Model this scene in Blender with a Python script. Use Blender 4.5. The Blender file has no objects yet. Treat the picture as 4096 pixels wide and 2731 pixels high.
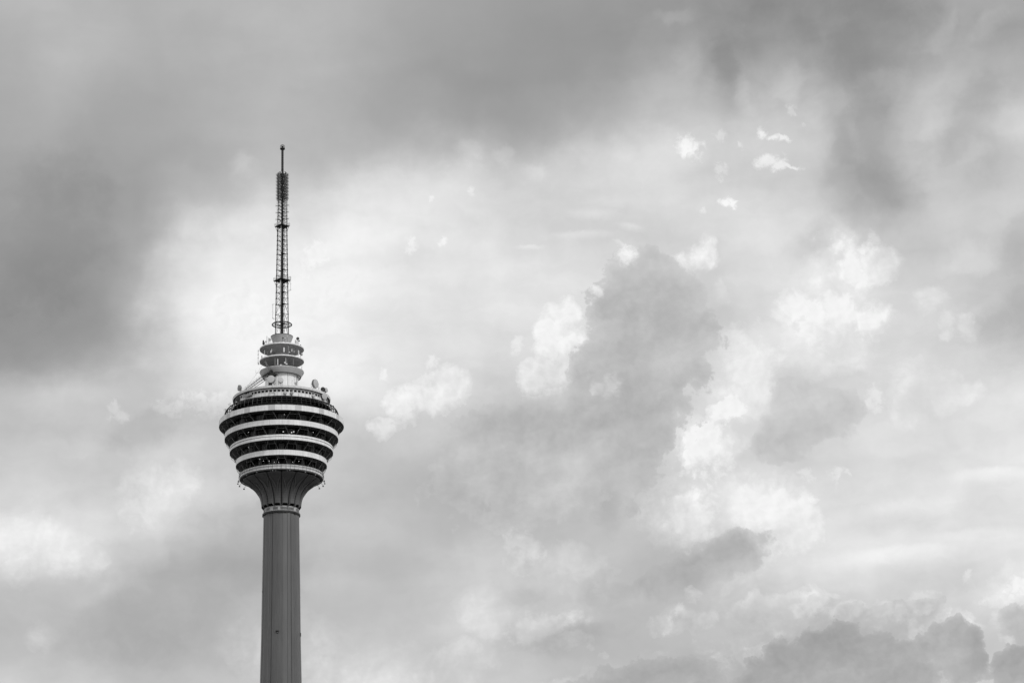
import bpy, math, random
from math import sin, cos, pi, radians, sqrt, atan2
from mathutils import Vector, Matrix
random.seed(7)

# ------------------------------------------------------------------ camera
scene = bpy.context.scene
C = scene.collection
cam_data = bpy.data.cameras.new("camera")
cam_data.sensor_width = 36.0
cam_data.lens = 81.738
cam_data.clip_start = 1.0
cam_data.clip_end = 20000.0
camera = bpy.data.objects.new("camera", cam_data)
C.objects.link(camera)
right, up, fwd = [(0.995132, -0.094439, -0.028188), (-0.003238, -0.317193, 0.948356), (0.098503, 0.943647, 0.315955)]
camera.matrix_world = Matrix(((right[0], up[0], -fwd[0], 0.0), (right[1], up[1], -fwd[1], -973.0),
                              (right[2], up[2], -fwd[2], 2.0), (0, 0, 0, 1)))
scene.camera = camera
scene.view_settings.view_transform = 'Standard'
scene.view_settings.look = 'None'
scene.view_settings.exposure = 0.0
scene.view_settings.gamma = 1.0
scene.render.engine = 'CYCLES'
scene.cycles.use_adaptive_sampling = True
scene.cycles.adaptive_threshold = 0.015
scene.cycles.adaptive_min_samples = 12
scene.cycles.max_bounces = 4
scene.cycles.diffuse_bounces = 3
scene.cycles.glossy_bounces = 2

# ------------------------------------------------------------------ sun
SUN_EL, SUN_AZ = 42.0, 35.0          # azimuth measured to the right of the camera, behind it
sun = bpy.data.lights.new("sun", 'SUN')
sun.energy = 1.9
sun.angle = radians(20)
sun.color = (1.0, 1.0, 1.0)
sun_o = bpy.data.objects.new("sun", sun)
C.objects.link(sun_o)
sdir = Vector((sin(radians(SUN_AZ)) * cos(radians(SUN_EL)), -cos(radians(SUN_AZ)) * cos(radians(SUN_EL)), sin(radians(SUN_EL))))
sun_o.rotation_euler = sdir.to_track_quat('Z', 'Y').to_euler()
sun_o.location = (300, -300, 600)

# ------------------------------------------------------------------ sky: overcast, laid out by direction (degrees of azimuth and elevation)
world = bpy.data.worlds.new("World")
scene.world = world
world.use_nodes = True
world.cycles.sampling_method = 'MANUAL'
world.cycles.sample_map_resolution = 128
NT = world.node_tree
NT.nodes.clear()

def sock(node, i, v):
    if v is None: return
    if hasattr(v, 'is_output'): NT.links.new(v, node.inputs[i])
    else: node.inputs[i].default_value = v
def mt(op, a, b=None, c=None, clamp=False):
    n = NT.nodes.new('ShaderNodeMath'); n.operation = op; n.use_clamp = clamp
    sock(n, 0, a); sock(n, 1, b); sock(n, 2, c)
    return n.outputs[0]
def vm(op, a, b=None):
    n = NT.nodes.new('ShaderNodeVectorMath'); n.operation = op
    sock(n, 0, a)
    if b is not None:
        sock(n, 3 if op == 'SCALE' else 1, b)
    return n.outputs['Value'] if op in ('LENGTH', 'DOT_PRODUCT') else n.outputs['Vector']
def noise(vec, scale, detail=6, rough=0.55, dist=0.0, dims='2D', kind='FBM'):
    n = NT.nodes.new('ShaderNodeTexNoise'); n.noise_dimensions = dims
    sock(n, 'Vector', vec); n.inputs['Scale'].default_value = scale
    n.inputs['Detail'].default_value = detail; n.inputs['Roughness'].default_value = rough
    n.inputs['Distortion'].default_value = dist
    return n
def mix(f, a, b):
    return mt('MULTIPLY_ADD', mt('SUBTRACT', b, a), f, a)
def step(v, lo, hi):
    n = NT.nodes.new('ShaderNodeMapRange'); n.interpolation_type = 'SMOOTHSTEP'
    sock(n, 0, v); n.inputs[1].default_value = lo; n.inputs[2].default_value = hi
    return n.outputs[0]

tc = NT.nodes.new('ShaderNodeTexCoord')
sep = NT.nodes.new('ShaderNodeSeparateXYZ')
NT.links.new(tc.outputs['Generated'], sep.inputs[0])
AZ = mt('MULTIPLY', mt('ARCTAN2', sep.outputs[0], sep.outputs[1]), 180 / pi * 0.948766)
EL = mt('MULTIPLY', mt('ARCSINE', sep.outputs[2]), 180 / pi)
cmb = NT.nodes.new('ShaderNodeCombineXYZ')
NT.links.new(AZ, cmb.inputs[0]); NT.links.new(EL, cmb.inputs[1])
P0 = cmb.outputs[0]

def warp(vec, scale, amp, detail=4, rough=0.55, off=0.0):
    v = vm('ADD', vec, (off, off * 1.7, 0.0))
    n = noise(v, scale, detail, rough)
    d = vm('SCALE', vm('SUBTRACT', n.outputs['Color'], (0.5, 0.5, 0.5)), amp)
    w = vm('MULTIPLY', d, (1.0, 1.0, 0.0))
    return vm('ADD', vec, w)

PW = warp(P0, 0.45, 1.5, 5, 0.55, 3.1)          # slow drift of the soft masses
PM = warp(P0, 1.1, 0.6, 6, 0.62, 11.0)          # torn edges
PF = warp(P0, 5.5, 0.13, 5, 0.65, 23.0)          # fine torn edges for small clouds

# broad light and dark masses of the overcast: sums of products of an azimuth curve and an elevation curve
def curve(x, ys):
    n = NT.nodes.new('ShaderNodeFloatCurve')
    lo, hi = min(ys), max(ys); rng = max(hi - lo, 1e-6)
    cu = n.mapping.curves[0]
    for i in range(len(ys) - 2): cu.points.new((i + 1) / (len(ys) - 1), 0.5)
    for i, y in enumerate(ys):
        cu.points[i].location = (i / (len(ys) - 1), 0.1 + 0.8 * (y - lo) / rng)
        cu.points[i].handle_type = 'AUTO'
    n.mapping.use_clip = True
    n.mapping.update()
    sock(n, 'Value', x)
    return mt('MULTIPLY_ADD', n.outputs[0], rng / 0.8, lo - 0.125 * rng)
sw = NT.nodes.new('ShaderNodeSeparateXYZ'); NT.links.new(PW, sw.inputs[0])
UN = mt('MULTIPLY_ADD', sw.outputs[0], 1 / (27.5), -(-8.0) / (27.5), clamp=True)
VN = mt('MULTIPLY_ADD', sw.outputs[1], 1 / (19.0), -(8.5) / (19.0), clamp=True)
COMP = [([-0.755, -0.747, -0.469, 1.265, 2.204, 2.25, 2.632, 2.409, 3.098, 5.458, 6.804, 7.083, 6.234, 4.194, 2.094, -1.644, -5.059, -7.111, -7.462, -7.383], [-1.499, -1.483, -1.663, -1.466, -0.53, 1.97, 3.517, 3.995, 4.142, 4.212, 4.315, 4.528, 4.72, 4.608, 4.509, 4.151, 3.632, 3.555, 4.18, 5.272, 5.233, 5.314, 4.851, 4.368, 4.113, 3.043, 2.917, 3.225]),
  ([-0.694, -0.689, -0.426, 1.006, 2.968, 6.064, 4.655, 3.044, 2.062, -2.075, -5.584, -5.408, -5.345, -5.364, -3.943, -2.281, -2.921, -3.524, -3.98, -4.028], [5.668, 5.683, 5.717, 5.669, 4.551, 1.591, -1.127, -2.704, -3.355, -3.356, -2.81, -1.984, -1.258, -0.756, -0.389, -0.188, 0.012, 0.479, 1.32, 1.872, 1.257, 1.665, 3.547, 3.986, 2.74, 3.157, 3.418, 3.679]),
  ([-2.425, -2.4, -0.642, 3.734, 3.675, 1.189, 2.363, 2.806, 2.298, -0.467, 0.299, -0.225, -0.282, 1.154, 3.009, 5.876, 4.453, 1.804, 0.21, 0.03], [-2.388, -2.419, -2.344, -2.903, -3.185, -2.653, -2.151, -1.689, -1.337, -1.522, -2.138, -1.941, -1.504, -2.535, -2.967, -2.078, -1.109, -0.25, 1.443, 1.959, 3.001, 2.806, 0.246, 0.17, 2.18, 2.31, 2.328, 2.013]),
  ([2.233, 2.224, 1.888, 0.713, 0.437, 1.611, 3.068, 3.28, 2.41, 3.141, 2.87, 1.578, 0.661, -1.782, -4.436, -1.498, 0.852, 2.607, 2.68, 2.644], [-0.463, -0.373, 0.33, 0.64, 0.602, 2.439, 3.148, 2.897, 2.837, 2.532, 1.292, -0.262, -1.323, -1.655, -2.104, -3.464, -4.239, -3.446, -1.299, -0.744, -1.135, -0.779, 1.101, 1.208, 1.609, 2.595, 1.186, 0.783]),
  ([-3.301, -3.4, -4.005, -3.222, -2.641, -0.508, 0.998, 0.215, -0.94, 1.443, 2.024, 1.198, -0.569, -3.296, -2.112, 0.85, 1.733, 0.299, -0.488, -0.57], [-0.39, -0.34, -0.609, -0.555, 0.955, 2.676, 2.798, 1.81, 0.402, -1.639, -2.472, -2.245, -2.517, -1.916, -0.416, 0.617, 0.816, 0.596, 1.107, 1.552, 2.01, 1.531, 1.987, 1.135, -1.253, -1.628, -3.126, -3.276]),
  ([-0.22, -0.346, -1.311, 2.993, 4.284, -0.672, -3.553, -1.643, -0.76, 0.184, 1.949, 1.224, -1.105, -3.069, -0.866, -1.138, -0.429, 0.352, 0.034, -0.035], [-0.975, -1.063, -0.766, -0.375, -0.461, -0.566, -0.927, -0.691, -0.437, -1.113, -1.64, -0.713, 1.281, 2.005, 1.939, 0.581, -0.792, -1.965, -3.408, -2.585, -0.543, 1.197, 3.225, 2.886, 0.51, 0.324, -0.833, -0.711]),
  ([1.904, 1.795, -0.327, -0.108, -1.052, -1.706, -1.602, 0.429, 1.87, 1.627, 0.304, -1.191, -1.45, -0.546, 0.063, 0.784, 2.236, -0.239, -1.685, -1.805], [-1.328, -1.234, 0.066, 1.564, 1.218, -0.76, -1.266, -0.669, 0.016, 0.372, 0.952, 0.397, -0.462, -0.17, -0.12, -0.998, -0.764, 1.743, 2.314, -1.167, -0.658, -0.407, 0.076, 1.624, 2.233, -0.218, -1.531, -1.517]),
  ([0.417, 0.464, 0.359, 1.147, -0.756, -2.585, 1.05, 1.768, -0.384, -2.932, -0.465, 1.715, 1.104, -1.862, 0.13, -0.467, 0.545, -0.55, -0.423, -0.49], [-0.23, -0.314, -0.569, -1.154, -0.746, 1.492, 1.403, 0.256, -0.164, -1.153, -0.857, -0.72, -0.537, 0.24, -0.039, 0.246, 1.143, 2.221, 0.791, -2.273, -2.07, -1.003, -0.05, 0.366, 0.316, 1.028, 0.985, 1.389]),
  ([1.132, 1.139, 0.111, -1.261, 1.027, 1.982, 0.003, -0.651, -2.09, -0.775, -0.214, 1.021, 0.843, -0.018, -0.693, 0.559, 2.213, 0.031, -0.669, -0.913], [1.071, 0.875, 0.658, -0.0, -1.377, -0.39, 0.175, -0.158, 0.84, 1.427, 0.075, -1.248, -1.32, 0.106, 0.577, 0.335, 1.003, 0.171, -0.837, -1.518, 1.444, 0.555, -1.232, -0.202, 1.834, 0.488, -0.695, -0.544])]
L = 195.14
for gv, fu in COMP:
    L = mt('MULTIPLY_ADD', curve(UN, fu), curve(VN, gv), L)

n1 = noise(PM, 0.45, 7, 0.58).outputs[0]
tl = NT.nodes.new('ShaderNodeMapping'); sock(tl, 'Vector', PM)
tl.inputs['Rotation'].default_value = (0, 0, radians(-24)); tl.inputs['Scale'].default_value = (0.42, 1.5, 1.0)
n3 = noise(tl.outputs[0], 0.62, 7, 0.56).outputs[0]
# the dark veil overhead is smooth, the cumulus lower down is textured
tex = mt('MAXIMUM', step(L, 165.0, 215.0), mt('MULTIPLY', step(AZ, 7.0, 12.0), 0.8))
amp = mt('MULTIPLY_ADD', tex, 20.0, 9.0)
L = mt('MULTIPLY_ADD', mt('SUBTRACT', n1, 0.5), amp, L)
L = mt('MULTIPLY_ADD', mt('SUBTRACT', n3, 0.5), mt('MULTIPLY_ADD', tex, 22.0, 6.0), L)

def blob(vec, b):
    c, q = cos(b[4]), sin(b[4])
    d = vm('SUBTRACT', vec, (b[0], b[1], 0))
    x = vm('DOT_PRODUCT', d, (c / b[2], q / b[2], 0)); y = vm('DOT_PRODUCT', d, (-q / b[3], c / b[3], 0))
    return mt('MULTIPLY_ADD', x, b[5], mt('SQRT', mt('MULTIPLY_ADD', x, x, mt('MULTIPLY', y, y))))      # steep on the side b[4] faces, gentle behind
def union(vec, blobs):          # 1 at a centre, 0 on the ellipse, negative outside
    d = None
    for b in blobs:
        l = blob(vec, b)
        if d is None: d = l
        else:
            n = NT.nodes.new('ShaderNodeMath'); n.operation = 'SMOOTH_MIN'
            sock(n, 0, d); sock(n, 1, l); n.inputs[2].default_value = 0.12
            d = n.outputs[0]
    return mt('SUBTRACT', 1.0, d)

SOFT = [(14.75, 19.94, 0.785, 0.447, 0.26, 0.6),
 (14.83, 19.59, 0.628, 0.41, -0.53, 0.5),
 (13.31, 19.87, 0.542, 0.752, 1.85, 0.6),
 (14.04, 19.54, 0.8, 0.75, -1.13, 0.33),
 (12.65, 19.05, 0.694, 0.376, 2.46, 0.54),
 (12.29, 18.73, 0.375, 0.45, -2.86, 0.67),
 (13.84, 18.92, 0.561, 0.449, 0.97, 0.56),
 (14.64, 18.59, 0.512, 0.448, 0.97, 0.43),
 (13.17, 17.88, 1.003, 1.053, -1.64, 0.33),
 (13.98, 17.82, 0.767, 0.739, -0.08, 0.48),
 (10.5, 20.4, 0.47, 0.341, 0.72, 0.38),
 (9.88, 20.25, 0.363, 0.38, 0.46, 0.4),
 (10.88, 19.62, 0.261, 0.227, 1.51, 0.57),
 (16.01, 19.0, 0.298, 0.41, 1.48, 0.43),
 (16.73, 16.54, 0.565, 0.289, 0.09, 0.57),
 (15.99, 16.3, 0.505, 0.668, -1.32, 0.51),
 (14.91, 16.09, 0.459, 0.443, -2.51, 0.56),
 (15.39, 17.03, 0.641, 0.598, 1.49, 0.43),
 (8.11, 17.34, 0.413, 0.379, -1.61, 0.09),
 (7.89, 17.58, 0.303, 0.303, 1.7, 0.33),
 (6.97, 13.0, 0.602, 0.978, 1.53, 0.33),
 (9.47, 11.62, 0.369, 0.247, -0.05, 0.15),
 (9.23, 11.19, 0.35, 0.219, -2.83, 0.2),
 (6.48, 11.52, 0.314, 0.971, -1.6, 0.4),
 (11.66, 10.7, 0.324, 0.435, -0.86, 0.72),
 (17.29, 11.81, 0.491, 0.432, 1.98, 0.51),
 (17.12, 11.46, 0.244, 0.659, -1.66, 0.67),
 (11.25, 12.36, 0.635, 1.164, -0.59, 0.45),
 (8.71, 14.14, 0.354, 0.443, 3.1, 0.2),
 (-2.7, 14.48, 0.663, 0.94, -0.73, 0.51),
 (-2.24, 15.01, 0.551, 0.62, 0.01, 0.33),
 (-3.15, 14.21, 0.473, 0.631, -1.04, 0.5),
 (-5.21, 13.37, 0.744, 0.62, -0.78, 0.2),
 (-5.98, 13.85, 0.884, 0.626, 1.61, 0.06),
 (-6.36, 13.27, 0.681, 0.695, -2.75, 0.14),
 (-4.32, 13.12, 0.372, 0.349, -0.52, 0.4),
 (-4.91, 13.45, 0.578, 0.626, 1.43, 0.38),
 (4.73, 12.14, 0.539, 0.635, 1.89, 0.27),
 (4.52, 11.76, 0.434, 0.414, -2.81, 0.4),
 (5.08, 11.35, 0.386, 0.628, -0.91, 0.54),
 (4.14, 10.87, 0.518, 0.735, 2.06, 0.45),
 (6.89, 12.96, 0.684, 0.744, 1.53, 0.29),
 (2.6, 10.23, 0.755, 2.097, -1.58, 0.2),
 (-0.05, 10.9, 0.786, 1.572, -1.57, 0.25),
 (-5.54, 11.37, 0.381, 0.366, 1.1, 0.25),
 (16.81, 18.28, 0.229, 0.176, 0.61, 0.56),
 (16.55, 18.11, 0.248, 0.252, 1.99, 0.52),
 (16.2, 17.86, 0.292, 0.224, -1.83, 0.51)]
BIG = [(6.48, 18.24, 0.448, 0.455, -3.0, 0.34),
 (6.93, 17.92, 0.504, 0.529, 3.11, 0.33),
 (6.74, 19.03, 0.405, 0.365, 2.41, 0.11),
 (6.42, 18.7, 0.435, 0.456, 3.11, 0.36),
 (7.08, 19.09, 0.39, 0.303, 1.18, 0.14),
 (7.17, 18.29, 0.546, 0.531, 1.01, 0.2),
 (6.61, 17.55, 0.518, 0.604, -2.83, 0.14),
 (6.08, 17.42, 0.532, 0.453, -3.0, 0.41),
 (7.39, 18.2, 0.519, 0.378, -0.04, 0.14),
 (4.02, 17.62, 0.445, 0.386, 1.72, 0.48),
 (4.3, 17.4, 0.466, 0.384, 0.42, 0.45),
 (3.64, 17.17, 0.367, 0.449, 2.25, 0.43),
 (3.74, 17.06, 0.326, 0.641, -0.9, 0.39),
 (2.89, 16.97, 0.296, 0.364, 2.08, 0.54),
 (2.94, 16.81, 0.282, 0.427, -0.89, 0.47),
 (2.09, 16.39, 0.267, 0.211, -2.8, 0.58),
 (2.41, 16.58, 0.283, 0.321, 1.91, 0.47),
 (10.06, 15.84, 0.451, 0.677, 2.03, 0.5),
 (10.78, 16.71, 0.209, 0.377, 1.68, 0.54)]
BIG_SOFT = [(10.0, 20.2, 0.217, 0.304, 0.29, 0.43),
 (10.62, 20.43, 0.331, 0.273, 0.63, 0.45),
 (12.51, 19.1, 0.507, 0.331, 2.55, 0.6),
 (13.81, 18.96, 0.448, 0.419, 0.97, 0.57),
 (14.67, 18.59, 0.437, 0.372, 0.79, 0.47),
 (14.98, 19.88, 0.504, 0.372, 0.12, 0.69),
 (14.9, 19.55, 0.488, 0.298, -0.53, 0.64),
 (13.05, 18.87, 0.451, 0.451, 1.5, 0.5),
 (10.94, 18.22, 0.533, 0.453, 2.03, 0.41),
 (11.37, 17.85, 0.48, 0.451, 0.81, 0.42),
 (11.84, 17.06, 0.412, 0.818, -0.42, 0.63),
 (11.42, 17.39, 0.542, 0.602, 0.99, 0.2),
 (10.21, 15.84, 0.527, 0.601, 2.03, 0.46),
 (10.94, 15.61, 0.435, 0.444, -0.06, 0.55),
 (9.35, 16.52, 0.4, 0.525, 2.56, 0.33),
 (9.78, 16.2, 0.402, 0.452, 2.04, 0.33),
 (10.02, 15.2, 0.599, 0.449, -2.31, 0.33),
 (9.06, 16.84, 0.344, 0.376, 2.57, 0.35),
 (11.89, 14.42, 0.396, 0.45, 1.17, 0.76),
 (12.38, 14.02, 0.615, 0.446, 0.82, 0.66),
 (12.79, 13.62, 0.54, 0.399, 0.03, 0.69),
 (12.12, 13.36, 0.762, 0.663, -0.95, 0.57),
 (11.3, 14.23, 0.764, 0.879, -0.06, 0.3),
 (11.62, 13.61, 0.843, 0.899, -1.63, 0.25),
 (9.93, 13.55, 0.752, 0.888, -0.85, 0.54),
 (9.36, 13.73, 0.654, 0.524, -1.28, 0.45)]
PATCHES = [(7.92, 17.39, 0.327, 0.3, 2.05, 0.39),
 (7.71, 17.23, 0.244, 0.214, -1.09, 0.43),
 (10.06, 13.73, 0.599, 0.628, -0.85, 0.43),
 (6.28, 11.51, 0.384, 0.952, 1.71, 0.4),
 (9.21, 11.32, 0.352, 0.267, -0.04, 0.43),
 (11.57, 10.54, 0.304, 0.162, -0.05, 0.5),
 (9.76, 12.26, 0.127, 0.169, 1.52, 0.5),
 (6.72, 11.22, 0.169, 0.634, 1.62, 0.6),
 (10.03, 11.46, 0.3, 0.273, 1.01, 0.43),
 (5.76, 13.43, 0.426, 0.533, 1.54, 0.33),
 (12.51, 11.77, 0.247, 0.316, 1.5, 0.47),
 (13.31, 11.58, 0.246, 0.273, 1.5, 0.47),
 (13.65, 11.49, 0.197, 0.165, 0.65, 0.36),
 (14.17, 11.56, 0.277, 0.355, 1.58, 0.47),
 (15.09, 11.77, 0.319, 0.292, 1.15, 0.39),
 (14.51, 11.47, 0.235, 0.247, 2.0, 0.43),
 (14.81, 10.87, 0.185, 0.28, 3.08, 0.54),
 (16.14, 11.14, 0.217, 0.249, 1.15, 0.3),
 (12.18, 11.56, 0.271, 0.204, 3.09, 0.33),
 (17.0, 10.56, 0.177, 0.165, 1.48, 0.43)]
SMALL = [(10.29, 23.09, 0.414, 0.3, 2.05, 0.29),
 (10.51, 23.02, 0.365, 0.174, 0.36, 0.4),
 (10.19, 22.87, 0.285, 0.214, -1.27, 0.33),
 (12.18, 22.5, 0.21, 0.403, 1.59, 0.1),
 (12.44, 22.39, 0.189, 0.276, -1.46, 0.11),
 (12.74, 22.39, 0.371, 0.076, -0.25, 0.14),
 (12.18, 23.24, 0.211, 0.181, 1.86, 0.1),
 (12.44, 23.08, 0.105, 0.254, 1.14, 0.1),
 (12.68, 23.01, 0.094, 0.211, 1.32, 0.11),
 (11.12, 21.55, 0.133, 0.319, 1.6, -0.04),
 (11.35, 21.55, 0.101, 0.171, 0.97, 0.05),
 (8.52, 20.48, 0.258, 0.215, 2.23, 0.33),
 (7.76, 19.65, 0.182, 0.151, 2.58, 0.3)]
STREAK = [(7.81, 21.49, 0.212, 0.962, 1.49, 0.1),
 (8.72, 21.15, 0.137, 0.492, 1.34, 0.29),
 (7.46, 21.02, 0.143, 1.177, 1.58, 0.33),
 (8.43, 20.76, 0.072, 0.279, 0.99, 0.33),
 (6.15, 20.74, 0.08, 0.535, 1.54, 0.25),
 (16.99, 14.58, 0.211, 1.332, 1.56, 0.43),
 (14.97, 12.87, 0.281, 2.444, 1.62, 0.46),
 (16.43, 13.14, 0.253, 1.476, 1.6, 0.43),
 (14.69, 13.86, 0.357, 1.934, 1.61, 0.2)]
FAINT = [(4.75, 22.22, 0.137, 0.107, 2.08, 0.42),
 (4.04, 20.99, 0.126, 0.108, 1.02, 0.47),
 (12.83, 23.72, 0.206, 0.13, 2.38, 0.36),
 (13.02, 23.58, 0.112, 0.065, -0.76, 0.48),
 (10.97, 23.22, 0.188, 0.127, 1.69, 0.48),
 (11.03, 22.47, 0.231, 0.191, 1.51, 0.36),
 (10.45, 21.38, 0.097, 0.054, 2.22, 0.5),
 (11.56, 23.04, 0.119, 0.075, 2.22, 0.38),
 (13.22, 23.39, 0.089, 0.085, 0.96, 0.4),
 (3.7, 22.04, 0.104, 0.096, 1.73, 0.39),
 (3.18, 20.88, 0.204, 0.171, 1.56, 0.36),
 (0.83, 20.76, 0.271, 0.322, 1.04, 0.58),
 (-4.02, 16.8, 0.219, 0.189, 1.08, 0.3),
 (-3.78, 16.68, 0.215, 0.145, 0.02, 0.48),
 (-2.43, 16.91, 0.195, 0.169, 1.07, 0.54),
 (-2.74, 16.81, 0.193, 0.167, 2.63, 0.54),
 (-2.9, 16.7, 0.196, 0.212, -1.55, 0.54),
 (3.67, 18.08, 0.166, 0.172, 1.55, 0.55),
 (2.45, 17.8, 0.129, 0.107, 1.56, 0.5),
 (-1.54, 17.09, 0.319, 1.063, 1.41, 0.5),
 (14.4, 16.65, 0.301, 0.316, 0.98, 0.43),
 (13.39, 14.85, 0.144, 0.179, 0.99, 0.61),
 (13.71, 14.75, 0.097, 0.073, -0.61, 0.67),
 (12.66, 14.86, 0.155, 0.224, 0.99, 0.48),
 (12.83, 14.18, 0.073, 0.087, -0.06, 0.67),
 (14.64, 20.47, 0.241, 0.12, 1.66, 0.46),
 (5.88, 18.45, 0.201, 0.152, 1.54, 0.47),
 (9.83, 12.19, 0.12, 0.195, 1.52, 0.6),
 (9.47, 11.7, 0.241, 0.149, 1.01, 0.35),
 (7.68, 10.73, 0.112, 0.104, 1.53, 0.5),
 (16.2, 12.16, 0.196, 0.147, 0.98, 0.33),
 (16.42, 11.5, 0.089, 0.098, 3.07, 0.58),
 (17.3, 11.89, 0.249, 0.436, 1.81, 0.43)]
VEIL_DARK = [(14.72, 23.05, 0.679, 1.616, 3.08, 0.37),
 (14.63, 22.0, 0.629, 1.179, 2.97, 0.47),
 (15.06, 21.38, 0.907, 0.741, -1.31, 0.43),
 (14.24, 21.18, 0.621, 0.639, -2.88, 0.17),
 (11.33, 24.83, 0.605, 0.486, -1.82, 0.36),
 (12.59, 25.13, 1.09, 1.682, -1.64, 0.48),
 (14.04, 22.69, 0.514, 0.538, -3.06, 0.4),
 (17.38, 23.46, 0.82, 0.634, -2.91, 0.29),
 (16.81, 22.47, 0.838, 0.524, -2.37, 0.33),
 (18.12, 20.27, 0.529, 0.938, 2.51, 0.49),
 (17.99, 18.5, 0.823, 0.823, 2.77, 0.33),
 (13.37, 20.35, 0.386, 0.851, -1.3, 0.4),
 (-5.72, 20.74, 1.857, 2.716, -0.48, 0.11),
 (16.24, 24.37, 0.751, 0.522, -1.67, 0.2),
 (15.12, 25.22, 1.566, 2.088, -1.66, 0.25),
 (6.62, 15.49, 0.723, 1.16, -0.04, 0.14),
 (5.69, 14.6, 0.72, 0.735, -0.03, 0.14),
 (7.89, 14.42, 0.502, 0.942, -0.04, 0.2),
 (-3.25, 16.4, 0.563, 1.584, 2.02, 0.33),
 (-2.11, 13.32, 1.152, 1.776, 2.35, 0.58),
 (-0.89, 13.96, 1.166, 1.479, 2.09, 0.58),
 (-3.51, 11.95, 0.914, 1.676, 1.76, 0.45),
 (7.46, 12.49, 0.429, 0.6, 1.7, 0.43),
 (5.84, 12.17, 0.4, 0.825, 1.54, 0.33),
 (6.91, 11.28, 0.283, 1.417, 1.79, 0.46),
 (17.32, 18.12, 0.558, 0.878, 2.51, 0.52)]
VEIL_LIGHT = [(14.08, 23.9, 0.426, 0.54, 0.16, 0.64),
 (12.97, 24.36, 0.58, 0.652, 0.25, 0.33),
 (15.82, 23.36, 0.716, 0.967, 2.7, 0.33),
 (15.56, 22.23, 0.73, 1.065, -3.07, 0.14),
 (16.32, 23.0, 0.564, 0.634, -1.14, 0.33),
 (17.28, 22.42, 0.717, 0.627, 1.47, 0.14),
 (18.24, 22.99, 0.756, 0.63, 1.99, 0.2),
 (10.58, 24.96, 0.38, 0.664, -0.07, 0.43),
 (9.98, 26.14, 0.834, 0.246, -0.06, 0.07),
 (11.7, 24.27, 0.576, 0.254, -1.64, 0.09),
 (18.06, 25.31, 0.717, 0.314, 0.56, 0.14),
 (16.88, 25.35, 0.819, 0.312, 0.93, 0.12),
 (6.49, 22.67, 0.287, 0.43, 1.0, 0.33),
 (4.9, 23.14, 0.376, 0.329, 0.48, 0.43),
 (5.62, 23.07, 0.287, 0.323, 1.0, 0.33),
 (-0.97, 22.89, 0.545, 0.321, 1.05, 0.27),
 (-2.35, 21.27, 0.766, 0.639, 2.65, 0.2),
 (14.17, 20.34, 0.462, 0.635, 0.44, 0.45),
 (17.18, 19.74, 0.747, 0.622, -0.1, 0.2)]
BODY_MID = [(8.62, 19.29, 1.581, 1.253, 2.31, 0.39),
 (9.29, 19.86, 1.108, 0.832, 1.34, 0.44),
 (9.65, 19.46, 0.953, 0.834, 0.64, 0.43),
 (7.89, 17.58, 1.254, 1.436, 2.4, 0.48),
 (6.04, 16.24, 1.327, 2.273, 1.63, 0.48),
 (7.48, 16.68, 1.168, 1.134, 2.05, 0.55)]
BODY_BACK = [(12.58, 11.51, 0.494, 0.838, 1.67, 0.57),
 (11.96, 11.3, 0.602, 0.719, 2.37, 0.47),
 (13.29, 11.37, 0.448, 0.629, 1.5, 0.53),
 (14.49, 11.33, 0.553, 0.836, 1.49, 0.47),
 (15.13, 11.46, 0.504, 0.416, 0.99, 0.52),
 (11.24, 11.29, 0.735, 0.937, 2.02, 0.41),
 (17.22, 10.97, 0.557, 0.503, 2.16, 0.38),
 (11.78, 11.63, 0.345, 0.421, 1.51, 0.64),
 (12.87, 11.25, 0.629, 1.049, 1.5, 0.5),
 (13.88, 11.19, 0.483, 0.942, 1.5, 0.54)]
BODY_WEDGE = [(12.26, 16.66, 0.732, 0.669, 2.63, 0.59),
 (13.45, 16.61, 0.443, 0.75, 1.24, 0.34),
 (11.92, 15.93, 0.564, 0.592, 2.81, 0.52),
 (11.63, 15.53, 0.492, 0.443, 2.9, 0.33),
 (12.79, 16.7, 0.531, 0.602, 1.59, 0.41)]
BODY_BAND = [(9.79, 12.86, 0.482, 1.793, 1.95, 0.43),
 (10.48, 13.11, 0.6, 0.95, 1.86, 0.29),
 (10.95, 13.26, 0.526, 0.636, 1.26, 0.38),
 (8.63, 12.36, 0.361, 1.161, 1.9, 0.32)]
BODY_LOW = [(13.31, 10.83, 0.746, 0.517, 1.58, 0.68),
 (12.73, 10.64, 0.833, 0.58, 2.19, 0.64),
 (14.08, 10.56, 0.745, 0.59, 1.16, 0.68),
 (12.13, 10.3, 0.818, 0.577, 2.37, 0.62),
 (10.89, 9.85, 0.731, 1.461, 2.03, 0.67),
 (8.31, 10.03, 0.723, 2.224, 1.7, 0.62),
 (15.72, 10.71, 0.718, 0.513, 1.57, 0.48),
 (15.28, 10.56, 0.618, 0.424, 2.53, 0.56),
 (16.2, 10.57, 0.594, 0.403, 0.64, 0.59),
 (16.23, 10.13, 0.498, 0.418, -0.07, 0.55),
 (16.96, 10.08, 0.551, 0.5, 1.99, 0.49),
 (11.78, 10.11, 0.947, 0.923, 2.19, 0.54),
 (14.67, 10.36, 0.543, 0.624, 1.49, 0.74),
 (12.52, 10.59, 0.826, 0.619, 2.02, 0.6)]

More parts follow.
